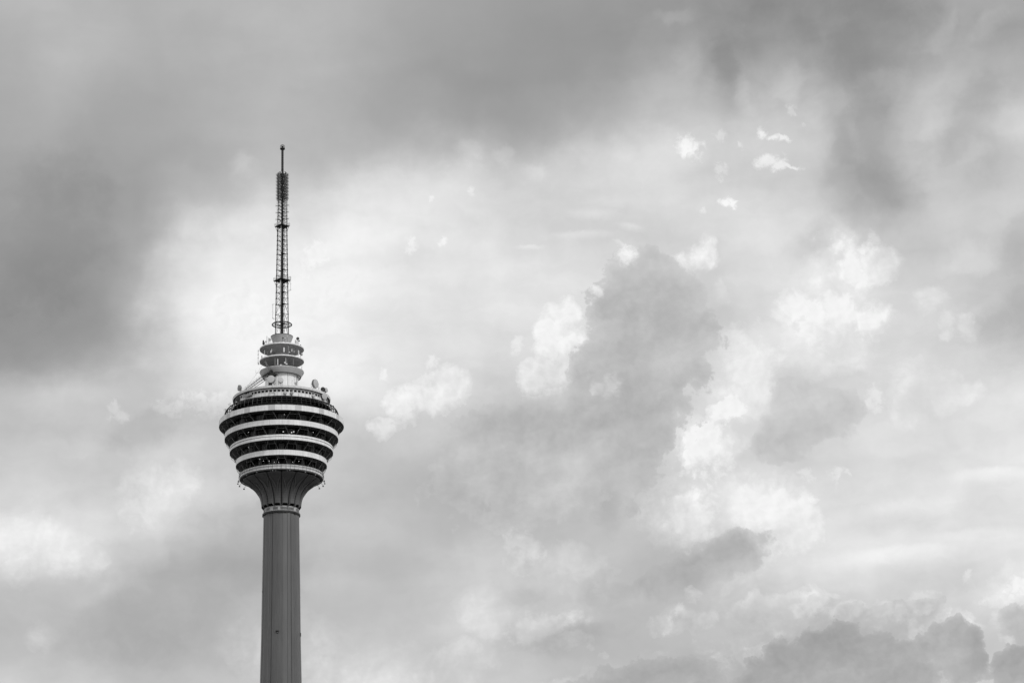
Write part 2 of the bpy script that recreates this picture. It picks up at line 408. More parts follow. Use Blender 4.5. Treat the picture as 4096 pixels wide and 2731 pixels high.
def billow(vec, scale, detail, rough):
    """rounded cauliflower heads with creases between them, about -0.5 .. 0.5"""
    n = NT.nodes.new('ShaderNodeTexVoronoi'); n.voronoi_dimensions = '2D'; n.feature = 'SMOOTH_F1'; n.normalize = True
    sock(n, 'Vector', vec); n.inputs['Scale'].default_value = scale; n.inputs['Detail'].default_value = detail
    n.inputs['Roughness'].default_value = rough; n.inputs['Lacunarity'].default_value = 2.3
    n.inputs['Smoothness'].default_value = 0.35; n.inputs['Randomness'].default_value = 1.0
    return mt('MULTIPLY_ADD', n.outputs['Distance'], -1.6, 0.5)
PB = warp(P0, 0.8, 0.55, 5, 0.6, 31.0)
ne = mt('SUBTRACT', noise(PM, 1.0, 8, 0.62).outputs[0], 0.5)
nf = mt('SUBTRACT', noise(PF, 5.0, 5, 0.62).outputs[0], 0.5)
ns_ = mt('SUBTRACT', noise(PF, 6.5, 5, 0.66, 0.4).outputs[0], 0.5)
nb = billow(PB, 1.5, 3.0, 0.55)
LIGHT = (-0.11, 0.06, 0.0)                      # towards the veiled sun, in degrees
nb2 = billow(vm('ADD', PB, LIGHT), 1.5, 2.0, 0.5)
relief = mt('SUBTRACT', nb, nb2)                # lit and shaded flanks of the heads
patchy = noise(PM, 0.75, 4, 0.55).outputs[0]    # thick and thin places
px = noise(vm('MULTIPLY', vm('ADD', PM, (7.0, 3.0, 0.0)), (0.75, 1.15, 1.0)), 0.55, 6, 0.6).outputs[0]

def puffs(L, vec, blobs, a_low, a_bil, a_fine, rim, core, crisp, rng, low, rel, gap=0.5, fine=None):
    """heaps lit from behind: bright thin rims, greyer cores with gaps, ragged billowed edges"""
    h = mt('MULTIPLY_ADD', fine or nf, a_fine, mt('MULTIPLY_ADD', nb, a_bil, mt('MULTIPLY_ADD', ne, a_low, union(vec, blobs))))
    m = mt('MULTIPLY_ADD', step(h, low, low + 0.12), crisp, mt('MULTIPLY', step(h, low, low + rng), 1 - crisp))
    m = mt('MULTIPLY', m, mt('MULTIPLY_ADD', step(patchy, 0.36, 0.62), gap, 1 - gap))
    t = mt('MULTIPLY_ADD', relief, rel, mix(step(h, 0.3, 1.0), rim, core))
    return mt('MULTIPLY_ADD', m, t, L)
def body(L, blobs, tone, sharp, strength, a_low, a_bil, rim=0.0, long=3.5):
    """thick grey masses: crisp billowed edge towards one side, dissolving on the other"""
    h = mt('MULTIPLY_ADD', nf, 0.16, mt('MULTIPLY_ADD', nb, a_bil, mt('MULTIPLY_ADD', ne, a_low, union(PM, blobs))))
    if rim:                                         # sunlit fringe standing just outside the edge
        r = mt('MULTIPLY', step(h, -0.45, -0.05), mt('MULTIPLY', step(px, 0.48, 0.66), rim))
        L = mt('MULTIPLY_ADD', r, mt('MULTIPLY_ADD', relief, 1.6, 1.0), L)
    t = mt('MULTIPLY_ADD', relief, 14.0, mt('MULTIPLY_ADD', mt('SUBTRACT', px, 0.5), 62.0, mix(step(h, 0.0, 0.7), tone + 3.0, tone - 2.0)))
    m = mt('MULTIPLY', mt('MULTIPLY_ADD', step(h, 0.0, sharp), 0.55, mt('MULTIPLY', step(h, 0.0, sharp * long), 0.45)), strength)
    return mix(m, L, t)

h = mt('MULTIPLY_ADD', nb, 0.25, mt('MULTIPLY_ADD', ne, 1.1, union(PM, VEIL_DARK)))
L = mt('MULTIPLY_ADD', step(h, -0.1, 0.8), -11.0, L)
h = mt('MULTIPLY_ADD', nb, 0.35, mt('MULTIPLY_ADD', ne, 1.2, union(PM, VEIL_LIGHT)))
L = mt('MULTIPLY_ADD', step(h, -0.05, 0.8), 10.0, L)
h = mt('MULTIPLY_ADD', ne, 0.5, union(PF, STREAK))
L = mt('MULTIPLY_ADD', step(h, 0.0, 1.0), 12.0, L)
L = puffs(L, PM, SOFT, 1.5, 0.6, 0.3, 22.0, 15.0, 0.12, 1.0, 0.0, 18.0, 0.6)
L = puffs(L, PM, FAINT, 1.2, 0.3, 2.0, 17.0, 14.0, 0.04, 1.0, 0.0, 8.0, 0.0, ns_)
L = puffs(L, PM, BIG_SOFT, 1.3, 0.9, 0.5, 23.0, 12.0, 0.14, 0.95, -0.06, 20.0, 0.45)
L = puffs(L, PM, BIG, 1.2, 0.8, 0.5, 30.0, 17.0, 0.2, 0.85, -0.06, 26.0, 0.25)
L = mt('MINIMUM', L, mt('MULTIPLY_ADD', relief, 16.0, 246.0))
L = body(L, BODY_MID, 190.0, 0.10, 0.95, 0.7, 0.45)
L = body(L, BODY_WEDGE, 197.0, 0.2, 0.85, 0.8, 0.2)
L = body(L, BODY_BAND, 179.0, 0.22, 0.85, 0.8, 0.6)
L = body(L, BODY_BACK, 193.0, 0.15, 0.85, 0.9, 0.9, 12.0)
L = puffs(L, PM, PATCHES, 1.5, 1.0, 0.6, 24.0, 10.0, 0.12, 0.9, 0.03, 20.0, 0.3)
L = puffs(L, PM, SMALL, 0.6, 0.4, 1.1, 34.0, 30.0, 0.08, 0.8, 0.0, 6.0, 0.0, ns_)
L = mt('MINIMUM', L, 250.0)
L = body(L, BODY_LOW, 174.0, 0.11, 0.93, 1.1, 0.9, 12.0)

# the rest of the sky, outside this part of it: even broken overcast
far_n = noise(tc.outputs['Generated'], 2.6, 7, 0.6, 0.5, '3D').outputs[0]
L_far = mt('MULTIPLY_ADD', far_n, 90.0, 180.0)
w = mt('MULTIPLY', mt('MULTIPLY', step(AZ, -16.0, -9.0), step(mt('MULTIPLY', AZ, -1.0), -28.0, -20.5)),
       mt('MULTIPLY', step(EL, 4.0, 8.0), step(mt('MULTIPLY', EL, -1.0), -36.0, -28.0)))
L = mix(w, L_far, L)
L = mt('MINIMUM', mt('MAXIMUM', L, 60.0), 252.0)
lin = mt('POWER', mt('MULTIPLY_ADD', L, 1 / 255 / 1.055, 0.055 / 1.055), 2.4)

skt = NT.nodes.new('ShaderNodeTexSky'); skt.sky_type = 'NISHITA'; skt.sun_disc = False
skt.sun_elevation = radians(SUN_EL); skt.sun_rotation = radians(180 - SUN_AZ)
bw = NT.nodes.new('ShaderNodeRGBToBW'); NT.links.new(skt.outputs[0], bw.inputs[0])
SKY_STRENGTH = 0.1
cloud = mt('MULTIPLY', lin, 1.0 / SKY_STRENGTH)
tot = mix(0.97, bw.outputs[0], cloud)      # the cloud deck lets a little of the clear sky through
cc = NT.nodes.new('ShaderNodeCombineColor')
for i in range(3): NT.links.new(tot, cc.inputs[i])
bg = NT.nodes.new('ShaderNodeBackground'); bg.inputs['Strength'].default_value = SKY_STRENGTH
NT.links.new(cc.outputs[0], bg.inputs['Color'])
wo = NT.nodes.new('ShaderNodeOutputWorld'); NT.links.new(bg.outputs[0], wo.inputs[0])

# ------------------------------------------------------------------ materials
def mat(name, v, rough=0.6, var=0.12, scale=0.4, metal=0.0, streak=0.0, spec=0.5, joints=None):
    m = bpy.data.materials.new(name); m.use_nodes = True
    t = m.node_tree; b = t.nodes['Principled BSDF']
    b.inputs['Roughness'].default_value = rough; b.inputs['Metallic'].default_value = metal
    b.inputs['Specular IOR Level'].default_value = spec
    g = t.nodes.new('ShaderNodeTexCoord')
    n = t.nodes.new('ShaderNodeTexNoise'); n.inputs['Scale'].default_value = scale; n.inputs['Detail'].default_value = 6
    t.links.new(g.outputs['Object'], n.inputs['Vector'])
    r = t.nodes.new('ShaderNodeMapRange'); t.links.new(n.outputs[0], r.inputs[0])
    r.inputs[1].default_value = 0.3; r.inputs[2].default_value = 0.7
    r.inputs[3].default_value = v * (1 - var); r.inputs[4].default_value = v * (1 + var)
    out = r.outputs[0]
    if streak:
        mp = t.nodes.new('ShaderNodeMapping'); mp.inputs['Scale'].default_value = (1.3, 1.3, 0.06)
        t.links.new(g.outputs['Object'], mp.inputs[0])
        n2 = t.nodes.new('ShaderNodeTexNoise'); n2.inputs['Scale'].default_value = 1.0; n2.inputs['Detail'].default_value = 5
        t.links.new(mp.outputs[0], n2.inputs['Vector'])
        r2 = t.nodes.new('ShaderNodeMapRange'); t.links.new(n2.outputs[0], r2.inputs[0])
        r2.inputs[1].default_value = 0.35; r2.inputs[2].default_value = 0.7
        r2.inputs[3].default_value = 1.0; r2.inputs[4].default_value = 1.0 - streak
        mu = t.nodes.new('ShaderNodeMath'); mu.operation = 'MULTIPLY'
        t.links.new(out, mu.inputs[0]); t.links.new(r2.outputs[0], mu.inputs[1]); out = mu.outputs[0]
    if joints:
        bt = t.nodes.new('ShaderNodeTexBrick'); bt.offset = 0.0
        bt.inputs['Scale'].default_value = 1.0; bt.inputs['Mortar Size'].default_value = joints[2]
        bt.inputs['Brick Width'].default_value = joints[0]; bt.inputs['Row Height'].default_value = joints[1]
        bt.inputs['Color1'].default_value = (1, 1, 1, 1); bt.inputs['Color2'].default_value = (0.9, 0.9, 0.9, 1)
        bt.inputs['Mortar'].default_value = (0.55, 0.55, 0.55, 1)
        t.links.new(g.outputs['UV'], bt.inputs['Vector'])
        mu = t.nodes.new('ShaderNodeMath'); mu.operation = 'MULTIPLY'
        t.links.new(out, mu.inputs[0]); t.links.new(bt.outputs[0], mu.inputs[1]); out = mu.outputs[0]
    c = t.nodes.new('ShaderNodeCombineColor')
    for i in range(3): t.links.new(out, c.inputs[i])
    t.links.new(c.outputs[0], b.inputs['Base Color'])
    return m
WHITE = mat('white_cladding', 0.80, 0.45, 0.07, 0.25, streak=0.22)
GREYP = mat('grey_cladding', 0.52, 0.45, 0.06, 0.25, streak=0.1)
FASCIA = mat('fascia_paint', 0.38, 0.5, 0.06, 0.3, streak=0.08)
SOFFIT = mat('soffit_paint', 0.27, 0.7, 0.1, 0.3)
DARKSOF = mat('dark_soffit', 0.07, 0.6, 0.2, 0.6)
GLASS = mat('dark_glass', 0.002, 0.15, 0.3, 0.6, spec=0.06)
GLASSG = mat('grey_glass', 0.04, 0.35, 0.25, 0.5, spec=0.2)
FRAME = mat('frame_steel', 0.12, 0.5, 0.15, 1.0)
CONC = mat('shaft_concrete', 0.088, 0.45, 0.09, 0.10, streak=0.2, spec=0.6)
COLLAR = mat('collar_paint', 0.36, 0.5, 0.07, 0.3, streak=0.25)
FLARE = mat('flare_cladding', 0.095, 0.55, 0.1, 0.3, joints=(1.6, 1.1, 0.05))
RIB = mat('rib_cladding', 0.13, 0.55, 0.1, 0.5)
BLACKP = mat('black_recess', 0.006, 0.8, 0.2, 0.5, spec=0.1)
STEEL = mat('dark_steel', 0.02, 0.5, 0.3, 2.0, spec=0.3)
MIDST = mat('grey_steel', 0.13, 0.45, 0.2, 2.0)
PIPE = mat('pale_pipe', 0.4, 0.4, 0.1, 1.0)
DISHG = mat('grey_radome', 0.26, 0.6, 0.06, 1.0)
DISHL = mat('pale_radome', 0.42, 0.6, 0.06, 1.0)
DISHD = mat('dark_radome', 0.03, 0.6, 0.2, 1.0)
PANEL = mat('pale_antenna', 0.65, 0.5, 0.05, 1.0)
GROUND = mat('ground_park', 0.09, 0.9, 0.5, 0.02)
LAMP = bpy.data.materials.new('lit_lamp'); LAMP.use_nodes = True
LAMP.node_tree.nodes['Principled BSDF'].inputs['Emission Color'].default_value = (1, 1, 1, 1)
LAMP.node_tree.nodes['Principled BSDF'].inputs['Emission Strength'].default_value = 1.6

# ------------------------------------------------------------------ mesh helpers
class M:
    def __init__(s): s.v = []; s.f = []; s.m = []; s.uv = None
    def add(s, vs, fs, mi=0):
        o = len(s.v); s.v += [tuple(q) for q in vs]
        s.f += [tuple(i + o for i in f) for f in fs]; s.m += [mi] * len(fs)
        return s
    def box(s, c, size, rot=None, mi=0):
        rot = rot or Matrix.Identity(3); c = Vector(c)
        vs = [c + rot @ Vector((x * size[0] / 2, y * size[1] / 2, z * size[2] / 2)) for x in (-1, 1) for y in (-1, 1) for z in (-1, 1)]
        return s.add(vs, [(0, 1, 3, 2), (4, 6, 7, 5), (0, 4, 5, 1), (2, 3, 7, 6), (0, 2, 6, 4), (1, 5, 7, 3)], mi)
    def tube(s, a, b, r, n=6, r2=None, mi=0):
        a = Vector(a); b = Vector(b); d = (b - a)
        if d.length < 1e-6: return s
        r2 = r if r2 is None else r2
        q = d.to_track_quat('Z', 'Y').to_matrix()
        vs = [a + q @ Vector((r * cos(2 * pi * i / n), r * sin(2 * pi * i / n), 0)) for i in range(n)]
        vs += [b + q @ Vector((r2 * cos(2 * pi * i / n), r2 * sin(2 * pi * i / n), 0)) for i in range(n)]
        fs = [(i, (i + 1) % n, n + (i + 1) % n, n + i) for i in range(n)] + [tuple(range(n))[::-1], tuple(range(n, 2 * n))]
        return s.add(vs, fs, mi)
    def path(s, pts, r, n=6, mi=0):
        for a, b in zip(pts, pts[1:]): s.tube(a, b, r, n, mi=mi)
        return s
    def revolve(s, prof, n=128, a0=0.0, a1=360.0, closed=False, cap=False, mi=0):
        full = abs(a1 - a0) >= 359.99
        k = n if full else n + 1
        vs = []
        for r, z in prof:
            for i in range(k):
                a = radians(a0 + (a1 - a0) * i / n)
                vs.append((r * sin(a), -r * cos(a), z))
        fs = []; np_ = len(prof); rng = np_ if closed else np_ - 1
        for j in range(rng):
            j2 = (j + 1) % np_
            for i in range(n):
                i2 = (i + 1) % k
                fs.append((j * k + i, j * k + i2, j2 * k + i2, j2 * k + i))
        if not full and closed:
            fs.append(tuple(j * k for j in range(np_))); fs.append(tuple(j * k + k - 1 for j in range(np_))[::-1])
        return s.add(vs, fs, mi)
    def ring(s, R, z, r, n=128, k=6, mi=0):
        return s.revolve([(R + r * cos(2 * pi * i / k), z + r * sin(2 * pi * i / k)) for i in range(k)], n, closed=True, mi=mi)
    def sphere(s, c, r, n=10, m=6, mi=0, sz=1.0):
        vs = []; fs = []
        for j in range(m + 1):
            p = pi * j / m
            for i in range(n):
                a = 2 * pi * i / n
                vs.append((c[0] + r * sin(p) * cos(a), c[1] + r * sin(p) * sin(a), c[2] + r * sz * cos(p)))
        for j in range(m):
            for i in range(n):
                fs.append((j * n + i, (j + 1) * n + i, (j + 1) * n + (i + 1) % n, j * n + (i + 1) % n))
        return s.add(vs, fs, mi)
    def build(s, name, mats, parent=None, smooth=True, angle=35):
        me = bpy.data.meshes.new(name)
        me.from_pydata(s.v, [], s.f)
        mats = mats if isinstance(mats, (list, tuple)) else [mats]
        for q in mats: me.materials.append(q)
        if len(mats) > 1: me.polygons.foreach_set('material_index', s.m)
        if s.uv:
            ul = me.uv_layers.new(name='UVMap')
            for lp in me.loops: ul.data[lp.index].uv = s.uv[lp.vertex_index]
        me.validate(); me.update()
        if smooth:
            me.shade_smooth(); me.set_sharp_from_angle(angle=radians(angle))
        o = bpy.data.objects.new(name, me); C.objects.link(o)
        if parent: o.parent = parent
        return o
def pol(a, r, z):
    a = radians(a); return Vector((r * sin(a), -r * cos(a), z))
def root(name, label, cat, loc=(0, 0, 0), group=None):
    o = bpy.data.objects.new(name, None); C.objects.link(o); o.location = loc
    o['label'] = label; o['category'] = cat
    if group: o['group'] = group
    return o
def part_copy(o, rotz):
    c = o.copy(); C.objects.link(c); c.parent = o.parent; c.rotation_euler = (0, 0, rotz)
    return c

# ------------------------------------------------------------------ ground (below the frame)
g = M(); g.add([(-9000, -9000, 0), (9000, -9000, 0), (9000, 9000, 0), (-9000, 9000, 0)], [(0, 1, 2, 3)])
go = g.build('ground', GROUND, smooth=False); go['kind'] = 'structure'

# ------------------------------------------------------------------ the tower
T = root('communications_tower', 'tall telecommunications tower with a banded flared pod and a lattice mast on top', 'tower')

# shaft: tapering concrete with flat piers and narrow recesses
steps = [(-180, 0), (-152, 0), (-150, -.22), (-149, 0), (-122, 0), (-120, -.2), (-103, -.2), (-101, 0), (-71, 0), (-69, -.22), (-60, -.22), (-57, 0), (-42, 0), (-40, -.20),
         (-29.6, -.20), (-29, -.40), (-28.2, -.40), (-27.6, 0), (-11.6, 0), (-11, -.12), (3, -.12), (4, -.02), (18, -.02), (20.5, .18), (30.2, .18), (30.8, -.30), (31.5, -.30), (32, .05), (43, .05), (45, -.2), (54, -.2), (56, -.02),
         (69, -.02), (71, .12), (88, .04), (90, -.2), (91, .04), (118, .04), (120, -.12), (138, -.12), (140, 0), (168, 0), (170, -.2), (171, 0)]
ang = []
for (a, o), (b, p) in zip(steps, steps[1:] + [(180, 0)]):
    k = max(1, int((b - a) / 3))
    for i in range(k): ang.append((a + (b - a) * i / k, o + (p - o) * i / k))
sz = [250.88, 247.48, 235.82, 218.26, 196.65, 176.69, 120.0, 60.0, 12.0, 0.0]
sr = [7.61, 7.63, 7.79, 8.05, 8.29, 8.7, 10.2, 12.0, 13.6, 14.0]
s = M(); k = len(ang)
for R_, Z_ in zip(sr, sz):
    for a, o in ang: s.v.append(tuple(pol(a, R_ + o, Z_)))
for j in range(len(sz) - 1):
    for i in range(k):
        s.f.append((j * k + i, (j + 1) * k + i, (j + 1) * k + (i + 1) % k, j * k + (i + 1) % k)); s.m.append(0)
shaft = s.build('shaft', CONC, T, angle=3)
# small hooded service window on the shaft
wa, wz = (-10.3, 196.67)
wr = 8.3
def on(a, r, z, size, m_, mi=0):
    m_.box(pol(a, r, z), size, Matrix.Rotation(radians(a), 3, 'Z'), mi)
w_ = M(); on(wa, wr + .02, wz, (.85, .3, .72), w_); on(wa, wr + .2, wz + .62, (1.35, .9, .12), w_)
w_.build('service_window', STEEL, shaft, smooth=False)
w_ = M(); on(wa, wr + .2, wz - .05, (.42, .06, .2), w_); w_.build('window_pane', DISHG, shaft, smooth=False)
w_ = M(); on(78, wr + .1, 196.86, (.5, .4, 1.5), w_); w_.build('vent_slot', STEEL, shaft, smooth=False)
w_ = M(); on(-72, wr - .1, 215.21, (.3, .4, .3), w_); w_.build('bracket_stub', STEEL, shaft, smooth=False); w_ = M(); on(29.5, wr - 1, 243.95+1.5, (.3, .3, .3), w_); w_.build('bracket_stub', STEEL, shaft, smooth=False)

# collar under the flare with shallow vertical lobes
s = M(); N = 192
cz = [248.84, 251.69 + .1]
for Z_ in (cz[0], cz[1]):
    for i in range(N):
        a = 360 * i / N
        lobe = .2 * abs(sin(radians(a) * 8)) ** .6
        dip = 0 if Z_ == cz[0] else .35 * min(1, abs(sin(radians(a) * 8)) ** 1.2 * 1.3)
        s.v.append(tuple(pol(a, 7.32 + lobe + (0.1 if Z_ == cz[0] else 0), Z_ - dip)))
for i in range(N): s.f.append((i, (i + 1) % N, N + (i + 1) % N, N + i)); s.m.append(0)
collar = s.build('collar', COLLAR, T, angle=20)
s = M(); rr = 8.14; rz_ = 248.84
s.revolve([(rr, rz_ - .35), (rr, rz_ + .4), (rr - .35, rz_ + .4), (rr - .35, rz_ - .35)], 128, closed=True)
s.revolve([(7.55, rz_ - .2), (7.55, rz_ + .35), (7.5, rz_ + .35), (7.5, rz_ - .2)], 128, closed=True)
for i in range(32): s.tube(pol(i * 11.25, 7.5, rz_), pol(i * 11.25, rr - .2, rz_), .13 if i % 2 else .22, 4)
s.build('ring_walkway', STEEL, T)
s = M(); s.revolve([(7.77, rz_ + .45), (7.82, rz_ + .75), (7.61, rz_ + .9)], 128)
s.build('ring_flashing', COLLAR, T)

# flare of sixteen petals
prof = [(251.42, 8.43), (252.37, 8.49), (254.55, 8.81), (255.92, 9.21), (257.01, 9.67), (258.1, 10.28),
        (259.2, 11.0), (260.29, 11.88), (261.11, 12.78), (261.93, 13.92), (262.76, 15.18), (263.52, 16.4), (264.13, 16.88)]
def lerp(t, pts):
    if t <= pts[0][0]: return pts[0][1]
    for (a, x), (b, y) in zip(pts, pts[1:]):
        if t <= b: return x + (y - x) * (t - a) / (b - a)
    return pts[-1][1]
def crom(t, pts):
    n = len(pts)
    for i in range(n - 1):
        if t <= pts[i + 1][0] or i == n - 2:
            u = max(0, min(1, (t - pts[i][0]) / (pts[i + 1][0] - pts[i][0])))
            p0, p1, p2, p3 = pts[max(i - 1, 0)][1], pts[i][1], pts[i + 1][1], pts[min(i + 2, n - 1)][1]
            return .5 * (2 * p1 + (-p0 + p2) * u + (2 * p0 - 5 * p1 + 4 * p2 - p3) * u * u + (-p0 + 3 * p1 - 3 * p2 + p3) * u ** 3)
zb, zt = prof[0][0], prof[-1][0]
zn0, zn1 = 256.66, 262.48
ROWS = 84; PS = 32; NP = 16
s = M(); s.uv = []
arc = 0; prevp = None
for j in range(ROWS + 1):
    z0 = zb + (zt - zb) * j / ROWS
    R0 = crom(z0, prof)
    if prevp: arc += math.hypot(R0 - prevp[0], z0 - prevp[1])
    prevp = (R0, z0)
    tt = (z0 - zb) / (zt - zb)
    for i in range(NP * PS + 1):
        u = (i % PS) / PS * 2 - 1 if i % PS or True else 0
        a = 360 * i / (NP * PS)
        au = abs(u)
        bulge = min(1, (1 - au) / .45) * (1.0 - .55 * min(1, tt * 1.4)) * .85      # petal stands proud of the seam
        seam = -.28 if au > .965 else 0
        d = bulge - .75 + seam
        g_ = max(0, min(1, (z0 - zn0) / (zn1 - zn0)))
        if g_ > 0:
            ge = .86 * g_ ** .8
            inside = max(0, min(1, (ge - au) / .10))
            top = max(0, min(1, (1.0 - (z0 - zn1) / 1.2))) if z0 > zn1 else 1
            d -= .55 * inside * min(1, g_ * 2) * top
        if j == 0:                                                        # scalloped foot
            pass
        lift = .95 * max(0, min(1, (.88 - au) / .34)) * max(0, 1 - j / 8)      # arched foot of each petal
        s.v.append(tuple(pol(a, R0 + d, z0 + lift)))
        s.uv.append((a / 360 * 64 * 1.6 / 1.0, arc))
W_ = NP * PS + 1
for j in range(ROWS):
    for i in range(NP * PS):
        s.f.append((j * W_ + i, j * W_ + i + 1, (j + 1) * W_ + i + 1, (j + 1) * W_ + i)); s.m.append(0)
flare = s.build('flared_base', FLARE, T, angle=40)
# dark recess between the petal feet and the collar
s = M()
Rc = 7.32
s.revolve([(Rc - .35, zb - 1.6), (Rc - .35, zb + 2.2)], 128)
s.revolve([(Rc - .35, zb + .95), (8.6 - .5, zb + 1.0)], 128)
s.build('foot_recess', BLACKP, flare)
def flare_r(z): return crom(z, prof)
s = M()                                             # open joints between the petals
s.path([pol(0, flare_r(z) - .62, z) for z in [zb + (zt - .1 - zb) * t / 24 for t in range(25)]], .12, 5)
j0 = s.build('petal_joint', BLACKP, flare)
for i in range(1, NP): part_copy(j0, radians(i * 22.5))
for sg in (-1, 1):                                  # raised curved ribs that frame the hollow of each petal
    s = M(); prev = None
    for t in range(0, 17):
        g_ = t / 16; z_ = zn0 + (zn1 - zn0) * g_
        u = .07 + .74 * g_ ** 2.0
        p = pol(11.25 + sg * u * 11.25, flare_r(z_) - .28 - .12 * g_, z_)
        r_ = .04 + .20 * sin(pi * min(1, g_ * .8 + .1))
        if prev: s.tube(prev[0], p, prev[1], 6, r2=r_)
        prev = (p, r_)
    b0 = s.build('petal_rib', RIB, flare)
    for i in range(1, NP): part_copy(b0, radians(i * 22.5))

# bands of the pod: (radius, top, bottom)
BANDS = [(26.97, 290.21, 287.98), (24.51, 284.5, 282.28), (22.28, 278.62, 276.32),
         (19.58, 272.65, 270.44)]
B5 = (17.74, 266.82, 264.95)
def grey_panel(b, i):      # which of the 60 panels of a band are a darker grey
    if b == 0: return (i - 2) % 4 == 0
    return False
for b, (Rb, zt_, zb_) in enumerate(BANDS):
    s = M()
    for i in range(60):
        a = i * 6
        if b == 2:
            zm = zb_ + (zt_ - zb_) * .55
            s.revolve([(Rb - .1, zb_), (Rb, zb_ + .08), (Rb, zm - .15), (Rb - .12, zm)], 4, a + .03, a + 5.97, mi=0)
            continue
        s.revolve([(Rb - .3, zb_), (Rb, zb_), (Rb, zt_), (Rb - .3, zt_)], 4, a + .03, a + 5.97, closed=True, mi=1 if grey_panel(b, i) else 0)
    if b == 2:
        s.revolve([(Rb - .35, zm - .1), (Rb - .35, zm + .18)], 180, mi=1)
        s.revolve([(Rb - .35, zm + .18), (Rb + .02, zm + .22), (Rb + .02, zm + .42), (Rb - .1, zm + .5), (Rb - .1, zt_), (Rb - .5, zt_)], 180, mi=0)
    band = s.build('deck_band', [WHITE, GREYP], T)
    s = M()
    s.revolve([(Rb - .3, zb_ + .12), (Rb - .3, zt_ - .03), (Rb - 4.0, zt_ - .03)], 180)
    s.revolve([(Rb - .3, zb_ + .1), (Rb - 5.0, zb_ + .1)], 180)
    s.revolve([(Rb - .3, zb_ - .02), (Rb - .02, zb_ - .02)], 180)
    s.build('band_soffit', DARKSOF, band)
    s = M(); s.ring(Rb - .1, zt_ + .12, .07, 180, 4); s.build('band_coping', STEEL if b else WHITE, band)
# lowest band: rounded tube above a tiled skirt
s = M(); R5, z5t, z5b = B5
s.revolve([(R5 - .25, z5b), (R5 - .05, z5b + .05), (R5 - .05, z5b + (z5t - z5b) * .52), (R5 - .3, z5b + (z5t - z5b) * .58)], 180)
tz = z5b + (z5t - z5b) * .80
s.revolve([(R5 - .15 + .42 * cos(t * pi / 8), tz + .42 * sin(t * pi / 8)) for t in range(-8, 9)], 180)
lowband = s.build('deck_band', [WHITE], T)
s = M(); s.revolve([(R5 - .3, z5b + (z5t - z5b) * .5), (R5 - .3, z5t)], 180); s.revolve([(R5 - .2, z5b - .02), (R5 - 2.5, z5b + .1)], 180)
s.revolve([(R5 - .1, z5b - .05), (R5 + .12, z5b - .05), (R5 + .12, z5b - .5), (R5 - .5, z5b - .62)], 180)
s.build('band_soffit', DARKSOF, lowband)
s = M()
s.ring(R5 + .42, 266.87 - .2, .07, 180, 4); s.ring(R5 + .5, 265.5, .07, 180, 4)
for i in range(60): s.path([pol(i * 6, R5 + .42, 266.87 - .2), pol(i * 6, R5 + .5, 265.5), pol(i * 6, R5 + .1, z5b - .3)], .05, 4)
s.build('cable_rail', STEEL, lowband)

